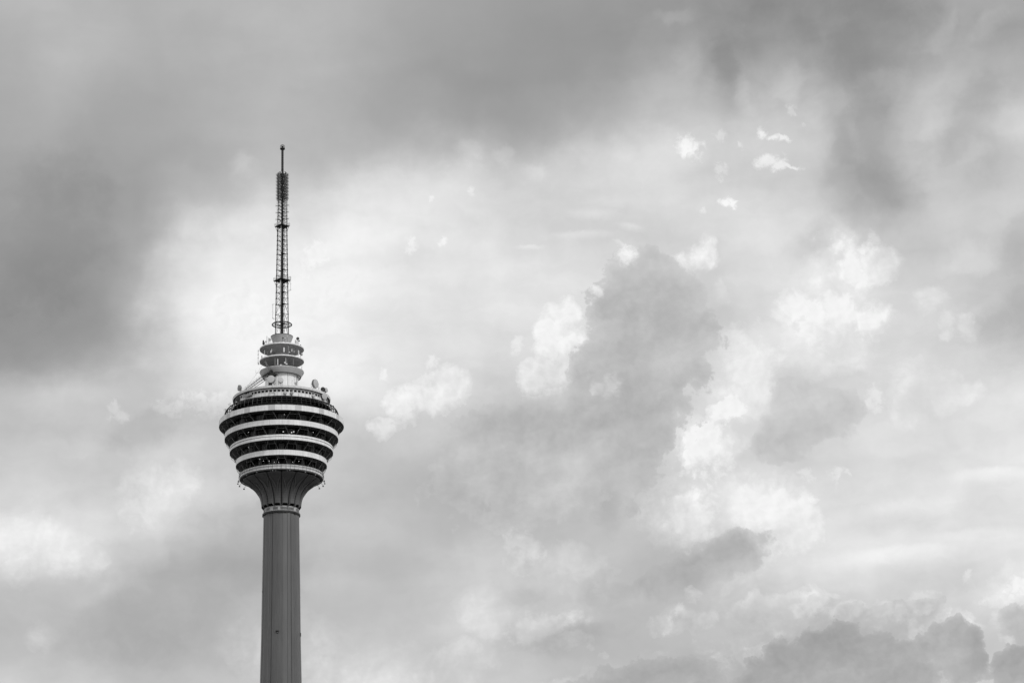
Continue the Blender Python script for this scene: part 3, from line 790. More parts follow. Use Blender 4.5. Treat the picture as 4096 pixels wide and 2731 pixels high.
# window levels between the bands: glass, grey panels, raking steel frames
lv = [(0, BANDS[0], BANDS[1], 12), (1, BANDS[1], BANDS[2], 0), (2, BANDS[2], BANDS[3], 12), (3, BANDS[3], (R5, z5t + .3, 0), 0)]
LIT = {0: [(3, .25)], 1: [(2, .55), (9.5, .85), (14.5, .5), (20.5, .3), (12, .6), (-43, .2), (41, .25)], 2: [(-50, .15)], 3: [(-19, .45), (-11, .65), (-4.5, .7), (-6, .25), (17.5, .6), (28, .4), (-29, .35), (-33, .1), (-36, .05)]}
for b, (Ra, za_t, za), (Rn, zn, _), off in lv:
    zt_ = za + .1; zb_ = zn - .1
    Rt, Rl = Ra - 4.3, Rn - 2.2
    def wall(t, e=0): return (Rt + (Rl - Rt) * t + e, zt_ + (zb_ - zt_) * t)
    s = M()
    for i in range(15):
        a = i * 24 + off
        s.revolve([wall(0), wall(1)], 6, a - 8, a + 8, mi=0)
        s.revolve([wall(0), wall(.18)], 4, a + 8, a + 16, mi=0)
        s.revolve([wall(.18, .12), wall(1, .12)], 4, a + 8.2, a + 15.8, mi=1)
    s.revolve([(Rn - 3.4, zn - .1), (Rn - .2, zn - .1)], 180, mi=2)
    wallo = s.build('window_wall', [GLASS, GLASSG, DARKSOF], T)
    s = M()                                           # one raking frame; fifteen round the level
    tr, br = Ra - .55, Rn - .35
    th, bh = 3.3, 8.3
    zc = zt_ + (zb_ - zt_) * .36; rc = tr + (br - tr) * .30; ch = th + (bh - th) * .30
    s.tube(pol(-th, tr, zt_), pol(-bh, br, zb_ - .2), .11, 5); s.tube(pol(th, tr, zt_), pol(bh, br, zb_ - .2), .11, 5)
    s.tube(pol(-ch, rc, zc), pol(ch, rc, zc), .08, 4)
    for sg in (-1, 1):
        s.tube(pol(sg * th, tr, zt_), pol(sg * 4.4, Rt + .25, zt_ - 1.1), .06, 4)
        s.tube(pol(sg * 4.4, Rt + .25, zt_ - 1.1), pol(sg * 3.6, Rl + .2, zb_), .06, 4)
        s.tube(pol(sg * 11.9, Rt + .2, zt_ - .9), pol(sg * 11.9, Rl + .2, zb_), .05, 4)
    f0 = s.build('raking_frame', FRAME, wallo, smooth=False)
    f0.rotation_euler = (0, 0, radians(off))
    for i in range(1, 15): part_copy(f0, radians(off + i * 24))
    for la, lt in LIT[b]:
        s = M(); big = b == 1 and la > 0 and la < 15
        p = wall(lt, .35); s.box(pol(la, p[0], p[1]), (.42 if big else .15, .1, .18 if big else .12), Matrix.Rotation(radians(la), 3, 'Z'))
        s.build('lit_lamp', LAMP, wallo, smooth=False)
    # outer stay rods that close the level at its rim
    if b:
        s = M(); a = 6
        s.path([pol(a, Ra - .1, za + .1), pol(a, Ra - .15, za - 1.0), pol(a, Ra - .15 + (Rn + .3 - Ra) * .55, za + (zn - za) * .62), pol(a, Rn + .15, zn + .2)], .06, 4)
        st = s.build('stay_rod', STEEL, wallo, smooth=False)
        for i in range(1, 30): part_copy(st, radians(i * 12))
    # little black floodlights hung under the rim of the band
    if b:
        s = M()
        s.sphere((0, -(Ra - .25), za - .12), .26, 8, 6); s.tube((0, -(Ra - .25), za + .2), (0, -(Ra - .25), za - .1), .06, 4)
        r0 = s.build('rim_floodlight', STEEL, T)
        for i in range(1, 30): part_copy(r0, radians(i * 12))
    else:
        s = M()
        s.sphere((0, -(Ra - 1.2), za + .05), .16, 8, 4)
        r0 = s.build('downlight', STEEL, T)
        for i in range(1, 30): part_copy(r0, radians(i * 12 + 6))

# floodlights on bent arms below the lowest band
s = M(); Rf = R5 + .1; zf0 = z5b - .4
s.path([(0, -Rf, zf0), (0, -Rf - .1, zf0 - .6), (0, -Rf - .7, zf0 - .75), (0, -Rf - .75, zf0 - 1.2)], .07, 4)
s.sphere((0, -Rf - .75, zf0 - 1.35), .34, 8, 6, sz=.6); s.box((0, -Rf - .8, zf0 - 1.55), (.75, .5, .16))
arm0 = s.build('arm_floodlight', STEEL, T)
arm0.rotation_euler = (0, 0, radians(-80))
for a in (80, -92, 92, -105, 105, -120, 118, 150, -150, 180): part_copy(arm0, radians(a))
s = M(); s.box((0, -Rf + .2, zf0 - .35), (.3, .3, .5)); hf = s.build('hook_light', DISHG, T); hf.rotation_euler = (0, 0, radians(-12))
for a in (11.5, -36, 35, 55, -57): part_copy(hf, radians(a))

# pergola-like steel canopy over the deck terrace
s = M()
zc0 = 295.18; cr = 23.59
R_in = 17.15
pr = [(R_in, zc0 + .25), (19.3, zc0 + .2), (21.44, zc0 + .1), (cr, zc0), (24.17, 294.54), (24.59, 293.47), (24.69, 292.02)]
for i in range(72):
    a = i * 5
    heavy = i % 2 == 0
    s.path([pol(a, q[0], q[1]) for q in pr], .17 if heavy else .09, 4)
s.revolve([(R_in, zc0 + .45), (21.17, zc0 + .3)], 144); s.revolve([(R_in, zc0 + .5), (21.17, zc0 + .36)], 144)
for (rq, zq) in pr[1:6]: s.ring(rq, zq, .14 if rq != cr else .2, 180, 4)
for t in (.35, .7): s.ring(R_in + (cr - R_in) * (.62 + t * .3), zc0 + .08, .08, 180, 4)
s.build('terrace_canopy', STEEL, T)
# wall behind the terrace
s = M(); s.revolve([(17.17, BANDS[0][1] - .1), (17.17, 296.3 + .02)], 128)
s.revolve([(17.17, BANDS[0][1] - .08), (BANDS[0][0] - .4, BANDS[0][1] - .08)], 128)
tw = s.build('terrace_wall', DARKSOF, T)
s = M(); a_, z_ = (-4.1, 294.16); on(a_, 17.17 + .1, z_, (1.3, .2, .6), s); s.build('wall_sign', DISHG, tw, smooth=False)

# technical drum: windowed wall, parapet, roof
Rd = 20.17; zd0 = 296.24; zd1 = 299.8
s = M()
for i in range(72):
    a = i * 5
    s.revolve([(Rd, zd0), (Rd, zd1)], 4, a + .06, a + 4.94)
s.revolve([(Rd - .08, zd0), (Rd - .08, zd1)], 144, mi=1)
s.revolve([(Rd + .02, zd0 + .02), (Rd + .02, zd0 - .25), (4, zd0 - .25)], 144, mi=1)
drum = s.build('drum_wall', [WHITE, DARKSOF], T)
Rp, zp0, zp1 = 21.15, zd1 - .1, 300.8
s = M(); s.revolve([(Rd - .1, zp0 + .15), (Rp - .1, zp0 + .1), (Rp, zp0 + .35), (Rp, zp0 + .8), (Rp + .08, zp0 + .85), (Rp + .08, zp1), (Rp - .3, zp1), (Rp - .3, zp1 - .6), (4, zp1 - .6)], 180)
s.build('roof_parapet', WHITE, T)
s = M(); s.revolve([(Rd + .05, zp0 + .05), (Rp - .05, zp0 + .02)], 180); s.build('parapet_shadow_gap', DARKSOF, drum)
a_, zwin = (-3.9, 298.64)
s = M(); s.box((0, -(Rd + .02), zwin), (1.15, .12, .78)); win = s.build('window', GLASS, drum, smooth=False)
s = M()
for dz, sx in ((.43, 1.3), (-.43, 1.3)): s.box((0, -(Rd + .06), zwin + dz), (sx, .12, .08))
for dx in (-.61, .61): s.box((dx, -(Rd + .06), zwin), (.08, .12, .78))
wf = s.build('window_frame', FASCIA, win, smooth=False)
wins = [-3.3 + 5 * k for k in range(-16, 20)]
for k, a in enumerate(wins):
    if k == 0: win.rotation_euler = (0, 0, radians(a)); continue
    c = part_copy(win, radians(a)); f = wf.copy(); C.objects.link(f); f.parent = c
for a in (-26.5, -3.3, 45): 
    s = M(); on(a, Rd + .02, zwin + 1.15, (1.1, .1, .75), s); s.build('vent_panel', GREYP, drum, smooth=False)
s = M()                                             # ledge, conduit and little rails on the drum wall
s.ring(Rd + .1, zd0 + .1, .08, 144, 4)
for a in (-15.5, -8.5):
    s.path([pol(a, Rd + .3, zd0 + .2), pol(a, Rd + .3, zd0 + 1.4)], .06, 4)
s.path([pol(-15.5, Rd + .3, zd0 + 1.4), pol(-12, Rd + .3, zd0 + 1.4), pol(-8.5, Rd + .3, zd0 + 1.4)], .06, 4)
for a in (21, 36, 43, 52): s.tube(pol(a, Rd + .25, zd0), pol(a, Rd + .25, zd0 + 1.6), .05, 4)
s.build('conduit', STEEL, drum)

# neck: machine room, conical fascia, bowl-bottomed platforms, top hat
zr = zp1 - .6
Rn_ = 7.24
s = M()
for i in range(12): s.revolve([(Rn_, zr - .5), (Rn_, 311.1 + .2)], 10, i * 30 + 20.3, i * 30 + 49.7)
s.revolve([(Rn_ - .06, zr - .5), (Rn_ - .06, 311.1 + .2)], 72, mi=1)
core = s.build('machine_room', [WHITE, DARKSOF], T)
s = M()
for a in (-16, 3): on(a, Rn_ + .05, zr + 3.4, (1.1, .1, .9), s)
s.build('vent_opening', STEEL, core, smooth=False)
s = M(); on(58, Rn_ + .1, zr + 1.5, (.25, .25, 5), s); s.build('downpipe', STEEL, core, smooth=False)
Rc0, zc_0, Rc1, zc_1 = 8.37, 310.8, 9.64, 312.82
s = M(); s.revolve([(Rn_, zc_0 + .02), (Rc0, zc_0), (Rc1, zc_1), (Rc1, zc_1 + .35), (Rc1 - .25, zc_1 + .35), (3.0, zc_1 + .3)], 144)
fas = s.build('conical_fascia', FASCIA, T)
s = M(); s.ring(Rc0 - .12, zc_0 - .12, .16, 144, 6); s.path([pol(62, Rc0 - .1, zc_0 - .1), pol(62, Rn_ + .3, zc_0 - 1.0), pol(62, Rn_ + .2, zr)], .12, 5)
s.build('gutter', STEEL, fas)
s = M(); s.ring(Rc1 - .03, zc_1 + .38, .09, 144, 5); s.build('fascia_trim', WHITE, fas)
def platform(Rr, z0, zlow, rim, rlow):
    s = M(); s.revolve([(Rr, z0), (Rr, z0 + rim), (Rr - .2, z0 + rim), (1.0, z0 + rim - .05)], 144)
    o = s.build('antenna_platform', WHITE, T)
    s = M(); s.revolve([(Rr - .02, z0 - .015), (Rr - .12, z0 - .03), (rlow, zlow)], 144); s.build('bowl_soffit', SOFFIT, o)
    return o
Rr1, zq1 = 9.69, 323.37
Rr2, zq2 = 9.68, 317.83
platform(Rr1, zq1, 321.51, .5, 3.3)
platform(Rr2, zq2, 316.05, .5, 3.3)
s = M(); rp = [(3.3, 321.51 + .3), (3.3, zq2 + .4)]
s.revolve(rp, 8); s.revolve([(3.3, 316.05 + .3), (3.3, zc_1 + .2)], 8); s.build('platform_core', COLLAR, T, smooth=False)
# top hat
Rh, zh = 4.86, 329.36
zlow = zq1 + .45
s = M(); s.revolve([(3.06, zlow), (3.13, zlow + .6), (Rh, zh), (Rh - .15, zh + .12), (Rh - .5, zh + .15), (.5, zh + .1)], 96)
hat = s.build('top_cone', FASCIA, T)
s = M(); s.ring(Rh - .05, zh + .15, .12, 96, 6); s.build('cone_rim', STEEL, hat)
s = M()
for a, dz, w in ((-25, 0.3, .7), (-8, .2, .9), (6, .4, .8), (14, 1.1, .4), (22, .2, .9), (-40, .1, .8), (32, .3, .6)):
    on(a, 6.9, zlow + .5 + dz, (w, .5, .9), s)
s.build('equipment_cabinet', [DISHL], hat, smooth=False)

# ------------------------------------------------------------------ lattice mast
z_m0 = zh + .15
LEG = [-10, 80, 170, 260]
zl = [z_m0, 335.27, 339.91, 344.56, 347.36, 350.12, 352.9, 355.71, 358.23, 360.77, 363.3, 365.73, 368.2, 370.38, 372.57, 374.76, 376.95, 379.25, 381.53, 384.77, 386.46, 388.15, 389.85, 391.41, 392.98, 394.55, 396.25, 397.96, 399.66, 401.37, 403.08, 404.79, 406.63]
zA, zB, zC = z_m0, 381.53, zl[-1]
def leg_r(z): return lerp(z, [(zA, 2.93), (zB, 2.09), (zC, 1.51)])
mast = M().tube((0, 0, zA), (0, 0, zC + .5), .24, 10).build('lattice_mast', STEEL, T)
for a in LEG:
    s = M()
    for z0, z1 in zip(zl, zl[1:]): s.tube(pol(a, leg_r(z0), z0), pol(a, leg_r(z1), z1), .19 if z0 < zB else .14, 8)
    for z0 in zl[1:19:1]: s.tube(pol(a, leg_r(z0), z0 - .16), pol(a, leg_r(z0), z0 + .16), .29, 8)
    s.build('mast_leg', STEEL, mast)
s = M()
for i, (z0, z1) in enumerate(zip(zl, zl[1:])):
    for k_ in range(4):
        a, b = LEG[k_], LEG[(k_ + 1) % 4]
        p0, q0 = pol(a, leg_r(z0), z0), pol(b, leg_r(z0), z0)
        p1, q1 = pol(a, leg_r(z1), z1), pol(b, leg_r(z1), z1)
        mid1 = (p1 + q1) / 2
        s.tube(p1, q1, .075, 4); s.tube(p0, mid1, .065, 4); s.tube(q0, mid1, .065, 4)
        s.tube((p0 + mid1) / 2, (p1 * .85 + p0 * .15), .045, 4); s.tube((q0 + mid1) / 2, (q1 * .85 + q0 * .15), .045, 4)
        if k_ % 2 == 0: s.tube(mid1, (pol(LEG[(k_ + 2) % 4], leg_r(z1), z1) + pol(LEG[(k_ + 3) % 4], leg_r(z1), z1)) / 2, .06, 4)
    s.tube(pol(LEG[1], leg_r(z1), z1), pol(LEG[3], leg_r(z1), z1), .05, 4)
s.build('bracing', STEEL, mast, smooth=False)
s = M()                                              # ladder cage, cable trays and feeder pipes inside the mast
for x in (-.28, .28): s.tube((x + .75, .35, zA), (x + .75, .35, zC), .06, 4)
z0 = zA
while z0 < zC: s.tube((.47, .35, z0), (1.03, .35, z0), .035, 4); z0 += .45
for (x, y, r_) in ((.15, -.55, .13), (.5, -.5, .1), (-.2, .5, .12), (.2, .1, .2), (-.45, .1, .09)): s.tube((x, y, zA), (x, y, zB + 2), r_, 6)
s.build('ladder', STEEL, mast, smooth=False)
for yq in (374.76, 368.2, 360.77, 350.12, 344.56, 335.27, 384.77, 388.15, 391.41, 394.55):
    s = M(); R_ = leg_r(yq)
    s.add([pol(-10, R_, yq), pol(80, R_, yq), pol(80, .5, yq), pol(-10, .5, yq)] + [pol(-10, R_, yq + .08), pol(80, R_, yq + .08), pol(80, .5, yq + .08), pol(-10, .5, yq + .08)], [(0, 1, 2, 3), (7, 6, 5, 4), (0, 4, 5, 1), (1, 5, 6, 2), (2, 6, 7, 3), (3, 7, 4, 0)])
    s.tube(pol(35, .4, yq), pol(215, R_ * .3, yq), .08, 4)
    s.add([pol(170, R_, yq), pol(260, R_, yq), pol(215, R_ * .2, yq)] + [pol(170, R_, yq + .08), pol(260, R_, yq + .08), pol(215, R_ * .2, yq + .08)], [(0, 1, 2), (5, 4, 3), (0, 3, 4, 1), (1, 4, 5, 2), (2, 5, 3, 0)])
    s.build('rest_floor', STEEL, mast, smooth=False)
for yq, hw in ((381.45, 3.42), (355.71, 3.9)):
    s = M()
    c4_ = [pol(a, hw, yq) for a in LEG]; c4b = [p + Vector((0, 0, .22)) for p in c4_]
    s.add(c4_ + c4b, [(0, 1, 2, 3), (7, 6, 5, 4)] + [(i, i + 4, (i + 1) % 4 + 4, (i + 1) % 4) for i in range(4)])
    for i in range(4):
        s.tube(pol(LEG[i], leg_r(yq - 2.4), yq - 2.4), pol(LEG[i], hw * .9, yq), .09, 4)
        m_ = (c4_[i] + c4_[(i + 1) % 4]) / 2
        s.tube(pol(LEG[i], leg_r(yq - 2), yq - 2), m_, .07, 4); s.tube(pol(LEG[(i + 1) % 4], leg_r(yq - 2), yq - 2), m_, .07, 4)
    wp = s.build('work_platform', STEEL, mast, smooth=False)
    s = M()
    for h_ in (.65, 1.25): s.path([p + Vector((0, 0, h_)) for p in c4b] + [c4b[0] + Vector((0, 0, h_))], .05, 4)
    for i in range(4):
        for t in range(4):
            p = c4b[i].lerp(c4b[(i + 1) % 4], t / 4); s.tube(p, p + Vector((0, 0, 1.25)), .05, 4)
    s.build('railing', MIDST, wp, smooth=False)
zr_ = 335.16; Rr_ = 4.28
s = M(); s.ring(Rr_, zr_, .24, 72, 8)
s.ring(Rr_ - .35, zr_ + .5, .06, 72, 4)
for i in range(16): s.tube(pol(i * 22.5, Rr_ - .1, zr_), pol(i * 22.5 + 10, leg_r(zr_) * .72, zr_ + .2), .09, 5)
s.build('ring_rail', STEEL, mast)
s = M(); s.tube(pol(-14, leg_r(zr_) + .35, 343.31), pol(-14, leg_r(zB) + .7, 355.17), .27, 10)
for yq in (347.07, 349.59, 352.1): s.tube(pol(-14, leg_r(yq) + .4, yq - .1), pol(-14, leg_r(yq) + .4, yq + .1), .36, 8)
s.build('tube_antenna', PIPE, mast)
s = M(); s.tube(pol(-12, leg_r(zB) + .3, 368.38), pol(-12, leg_r(zB) + .3, 380.98), .17, 8)
s.build('tube_antenna', PIPE, mast)

# dipole arrays round the upper mast
zt0, zt1 = 394.16, 406.89
Ra1, Ra2 = 2.36, 2.88
s = M(); s.tube((0, -Ra1, zt0 - .3), (0, -Ra1, zt1), .11, 6)
rows = [405.71 + 0 * i for i in range(1)]
zrow = [zt1 - .55 - i * ((405.71 - 394.42) / 7) for i in range(8)]
for z0 in zrow:
    s.tube((0, -Ra1 + .1, z0), (0, -Ra2, z0), .075, 4); s.tube((0, -Ra2, z0 - .45), (0, -Ra2, z0 + .45), .045, 4)
    s.box((0, -Ra1 + .05, z0), (.34, .3, .34))
    s.tube((0, -1.0, z0), (0, -Ra1, z0), .06, 4)
    s.tube((-.45, -Ra1, z0 - .75), (.45, -Ra1, z0 - .75), .05, 4); s.tube((-.35, -Ra1 + .5, z0 + .3), (.35, -Ra1 - .1, z0 - .6), .05, 4)
d0 = s.build('dipole_column', STEEL, mast, smooth=False); d0.rotation_euler = (0, 0, radians(10))
for i in range(1, 12): part_copy(d0, radians(10 + 30 * i))
s = M()
for z0 in zrow:
    s.ring(Ra1 - .1, z0 - .2, .06, 24, 4); s.ring(Ra1 - .7, z0 - .75, .05, 24, 4)
for z0 in zrow[::2]: s.box((0, 0, z0 - .3), (1.5, 1.5, 1.4), Matrix.Rotation(.3, 3, 'Z'))
s.ring(Ra1 * .75, zt1 + .45, .06, 24, 4)
for a in (-70, 70): s.tube(pol(a, Ra1 * .62, zt1 - .3), pol(a, Ra1 * .62, zt1 + .8), .14, 6)
s.build('array_hoops', STEEL, mast, smooth=False)
s = M(); Rb1, Rb2 = 2.35, 2.94
s.tube((0, -Rb1, 383.47), (0, -Rb1, zt0), .06, 5)
for z0 in (385.03, 388.28, 391.55):
    s.tube((0, -1.2, z0), (0, -Rb2, z0), .075, 4); s.tube((0, -Rb2, z0 - .5), (0, -Rb2, z0 + .5), .05, 4); s.box((0, -Rb1, z0), (.3, .3, .3))
    s.tube((-.3, -Rb1, z0 + 1.3), (.3, -Rb1, z0 + 1.3), .05, 4); s.tube((0, -1.2, z0 + 1.3), (0, -Rb1, z0 + 1.3), .05, 4)
d1 = s.build('dipole_rack', STEEL, mast, smooth=False); d1.rotation_euler = (0, 0, radians(80))
for a in (170, 260, -10): part_copy(d1, radians(a))
# two slim folded dipoles held out from the legs
def side_dipole(sg, x0, zlo, zhi, label_part):
    s = M(); R_ = leg_r(zlo)
    s.tube((x0, 0, zlo), (x0, 0, zhi), .06, 4)
    for t in (.06, .45, .93):
        z0 = zlo + (zhi - zlo) * t; s.tube((x0 - .35, 0, z0), (x0 + .35, 0, z0), .04, 4)
    s.tube((sg * R_, 0, zlo), (x0, 0, zlo + .4), .05, 4); s.tube((x0, 0, zlo), (sg * R_, 0, zlo - .3), .05, 4); s.tube((sg * R_, 0, zhi - .2), (x0, 0, zhi - .1), .04, 4)
    s.build('folded_dipole', MIDST, mast, smooth=False)
side_dipole(-1, -4.05, 337.95, 344.92, '')
side_dipole(1, 3.8, 351.2, 357.87, '')

# top pole and caged beacon
zp_0, zp_1 = zC - .5, 418.4
s = M(); s.tube((0, 0, 408.56), (0, 0, zp_1), 0.51, 12); s.tube((0, 0, zp_0), (0, 0, 408.61), 0.42, 12)
s.ring(0.54, 408.56, .14, 16, 4); s.ring(0.49, zp_1, .08, 16, 4)
s.tube((0, 0, zp_1), (0, 0, 418.88), 0.39, 12)
pole = s.build('top_pole', STEEL, mast)
s = M()
for i in range(9):
    z0 = 409.14 + (zp_1 - 409.14) * i / 8.5
    for a in range(0, 360, 60): s.box(pol(a, 0.51, z0), (.18, .1, .3), Matrix.Rotation(radians(a), 3, 'Z'))
s.build('pole_step', GLASS, pole, smooth=False)
zbc, rb_ = 420.05, 1.05
s = M(); s.revolve([(.1, 418.45), (0.64, 418.51), (1.13, 418.88), (1.13, 419.2), (.1, 419.2)], 24)
bc = s.build('beacon_cage', STEEL, mast)
s = M()
for i in range(8):
    a = i * 45
    s.path([pol(a, rb_ * sin(t * pi / 10), zbc + rb_ * cos(t * pi / 10)) for t in range(0, 8)], .05, 4)
s.ring(rb_, zbc, .05, 24, 4); s.ring(rb_ * .8, zbc + rb_ * .6, .04, 24, 4)
s.build('cage_hoops', STEEL, bc)
s = M(); s.sphere((0, 0, zbc), rb_ * .5, 12, 8, sz=.8); s.tube((0, 0, 419.07), (0, 0, zbc), .2, 8); s.build('beacon_lamp', STEEL, bc)

# ------------------------------------------------------------------ dishes and antennas standing on the tower
def dish(label, a, r, z, rad, face, floor, depth=.6, radome=DISHG, shell=MIDST, frame=True, tilt=0):
    base = pol(a, r, floor)
    o = root('dish_antenna', label, 'dish antenna', base, 'microwave dishes on the tower')
    rm = Matrix.Rotation(radians(face), 3, 'Z') @ Matrix.Rotation(radians(-tilt), 3, 'X')
    c = Vector((0, 0, z - floor))
    def tr(m): m.v = [tuple(c + rm @ Vector(v)) for v in m.v]; return m
    n = 28
    s = M(); ringv = lambda rr, y: [(rr * cos(2 * pi * i / n), y, rr * sin(2 * pi * i / n)) for i in range(n)]
    D = depth * rad
    rs = [ringv(rad, -D / 2), ringv(rad, D / 2), ringv(rad * .75, D / 2 + rad * .22), ringv(rad * .2, D / 2 + rad * .36)]
    for k_ in range(3): s.add(rs[k_] + rs[k_ + 1], [(i, (i + 1) % n, n + (i + 1) % n, n + i) for i in range(n)])
    s.add(rs[3], [tuple(range(n))]); tr(s); s.build('dish_shroud', shell, o)
    s = M(); s.add(ringv(rad * .98, -D / 2) + ringv(rad * .97, -D / 2 - .05 * rad) + ringv(rad * .6, -D / 2 - .12 * rad) + [(0, -D / 2 - .15 * rad, 0)],
          [(i, n + i, n + (i + 1) % n, (i + 1) % n) for i in range(n)] + [(n + i, 2 * n + i, 2 * n + (i + 1) % n, n + (i + 1) % n) for i in range(n)] + [(2 * n + i, 3 * n, 2 * n + (i + 1) % n) for i in range(n)])
    tr(s); s.build('radome', radome, o)
    s = M(); hb = z - floor; back = rm @ Vector((0, D / 2 + rad * .3, 0))
    if frame:
        s.tube((back.x, back.y, 0), (back.x, back.y, hb + rad * .8), .09, 6)
        sx = rm @ Vector((rad * .8, 0, 0)); bk = rm @ Vector((0, rad * .9, 0))
        for q in (sx, -sx): s.tube(back + q + Vector((0, 0, -back.z)), Vector((back.x + q.x, back.y + q.y, hb)), .05, 4); s.tube((back.x + q.x, back.y + q.y, hb * .6), (back.x, back.y, hb * .9), .05, 4)
        s.tube((back.x - sx.x, back.y - sx.y, hb), (back.x + sx.x, back.y + sx.y, hb), .06, 4)
        s.tube((back.x - sx.x, back.y - sx.y, hb * .5), (back.x + sx.x, back.y + sx.y, hb * .5), .05, 4)
        s.tube((back.x + bk.x, back.y + bk.y, 0), (back.x, back.y, hb), .05, 4)
    else:
        s.tube((back.x, back.y, 0), (back.x, back.y, hb), .07, 6); s.tube((back.x, back.y, hb), c, .06, 5)
    s.build('mount_frame', STEEL, o, smooth=False)
    return o
def D(lbl, az, r, rad, face, floor, **k): dish(lbl, az[0], r, az[1], rad, face, floor, **k)
dz = zd0 + .1
D('largest pale round dish in front of the machine room', (-21.2, 306.24), 12.5, 1.72, -14, zr, depth=.7, radome=DISHL, tilt=6)
D('second pale round dish in front of the machine room, right of the largest one', (-2.1, 305.69), 12, 1.13, 2, zr, depth=.8, radome=DISHL, tilt=6)
D('big drum dish on a frame at the right of the roof, turned right', (55.4, 304.86), 17.5, 1.99, 55, zr, depth=.42, radome=DISHL)
D('drum dish seen edge-on at the far left of the roof', (-74.5, 304.44), 18.9, 1.34, -66, zr, depth=.5)
D('black open drum dish low on the right end of the roof', (65.1, 302.87), 19.6, 0.99, -15, zr, depth=.8, radome=DISHD, shell=STEEL)
D('grey dish on the right end of the roof, turned away behind the black one', (73.8, 303.35), 19.9, 1.02, 52, zr, depth=.6, radome=DISHL)
D('large tilted pale dish hung on the right flank of the windowed drum', (60.6, 299.14), 20.6, 1.66, 44, dz, depth=.7, radome=DISHL)
D('black open dish on the left flank of the windowed drum', (-64.7, 298.26), 20.6, 1.13, -30, dz, depth=.8, radome=DISHD, shell=MIDST)
D('left one of the two small grey dishes in front of the drum windows', (4.2, 297.61), 20.6, 0.7, 3, dz, depth=.4, frame=False, radome=DISHL)
D('right one of the two small grey dishes in front of the drum windows', (12, 297.55), 20.6, 0.72, 6, dz, depth=.4, frame=False)
D('small pale dish low in front of the right drum windows', (41.1, 297.77), 20.6, 0.67, 30, dz, depth=.4, frame=False, radome=DISHL)
D('small open dish on the roof at the right foot of the machine room', (25.6, 304.19), 14, 0.59, 25, zr, depth=.3, frame=False)
z1t, z2t, z3t = zq1 + .5, zq2 + .5, zc_1 + .35
D('round grey dish on the left of the top platform', (-46.8, 326.59), 7.2, 0.61, -20, z1t, depth=.4, frame=False, radome=DISHL)
D('narrow dark dish seen edge-on at the left end of the top platform', (-67.6, 325.45), 8.6, 0.72, -60, z1t, depth=.5, frame=False, radome=DISHD, shell=STEEL)
D('tall black dish rising behind the left end of the top platform', (-74.9, 326.58), 8.4, 0.69, -72, z1t, depth=.3, frame=False, radome=DISHD, shell=STEEL)
D('little black dish between the left dishes of the top platform', (-58.1, 325.9), 8.2, 0.27, -10, z1t, depth=.8, frame=False, radome=DISHD, shell=STEEL)
D('biggest black dish raised on a pole at the right of the top platform', (57.4, 327.32), 8.2, 0.65, 20, z1t, depth=.8, frame=False, radome=DISHD, shell=STEEL)
D('small black dish just below the raised one at the right of the top platform', (62.6, 326.45), 8.4, 0.36, 30, z1t, depth=.8, frame=False, radome=DISHD, shell=STEEL)
D('pale dish in front of the top cone', (13.2, 326.81), 6.2, 0.32, 8, z1t, depth=.4, frame=False, radome=DISHL)
D('small pale dish high in front of the right side of the top cone', (24.5, 328.03), 5.6, 0.32, 15, z1t, depth=.4, frame=False, radome=DISHL)
D('dark oval dish in front of the middle of the top cone', (4.9, 327.13), 5.8, 0.36, 35, z1t, depth=.5, frame=False, radome=DISHD, shell=STEEL)
D('pale dish at the right rim of the upper bowl platform', (75.7, 320.84), 8.85, 0.65, 55, z2t, depth=.9, frame=False, radome=DISHL)
D('round white dish among the masts on the conical ledge', (9.1, 314.88), 8.6, 0.4, 5, z3t, depth=.4, frame=False, radome=PANEL)
D('low white dish on the front of the conical ledge', (-2.6, 313.78), 8.8, 0.32, -3, z3t, depth=.4, frame=False, radome=PANEL)
D('tiny white dish on the front right of the upper bowl platform rim', (22.3, 319.81), 8.7, 0.23, 20, z2t, depth=.4, frame=False, radome=PANEL)
D('tiny dark dish low on the right end of the top platform', (67, 324.59), 8.85, 0.25, 40, z1t, depth=.8, frame=False, radome=DISHD, shell=STEEL)

def panel(label, a, z0, z1, w, floor, r=8.75, m=PANEL):
    """upright panel antenna on a pipe; z0..z1 is the pale housing"""
    o = root('panel_antenna', label, 'antenna', pol(a, r, floor), 'panel and whip antennas on the tower')
    rm = Matrix.Rotation(radians(a), 3, 'Z')
    s = M(); s.box((0, 0, (z0 + z1) / 2 - floor), (w, w * .6, z1 - z0), rm)
    s.box((0, 0, z1 - floor + .02), (w * .8, w * .45, .05), rm); s.build('housing', m, o, smooth=False)
    s = M(); q = rm @ Vector((0, w * .3 + .08, 0))
    s.tube((q.x, q.y, 0), (q.x, q.y, z1 - floor - .1), .05, 6)
    for t in (.2, .8): 
        zz = z0 + (z1 - z0) * t - floor; s.tube((q.x, q.y, zz), (0, 0, zz), .04, 4)
    s.build('pipe', MIDST, o, smooth=False)
def PA(lbl, top, bot, w, floor, r=8.75, m=PANEL): panel(lbl, top[0], bot[1], top[1], w, floor, r, m)
PA('pale panel antenna near the left end of the upper bowl platform', (-58.9, 321.89), (-58.8, 319.98), 0.36, z2t)
PA('narrow panel antenna left of centre on the upper bowl platform', (-30, 321.4), (-29.9, 320.23), 0.22, z2t)
PA('pair of stacked white boxes beside the narrow panel on the upper bowl platform', (-32.7, 320.83), (-32.7, 319.76), 0.4, z2t)
PA('widest white panel antenna at the centre of the upper bowl platform', (6.1, 321.68), (6.1, 319.72), 0.58, z2t)
PA('tall grey whip right of centre on the upper bowl platform', (19.1, 323.06), (19.1, 319.07), 0.18, z2t, m=DISHG)
PA('slim white panel right of the grey whip on the upper bowl platform', (29.7, 321.42), (29.7, 320.28), 0.29, z2t)
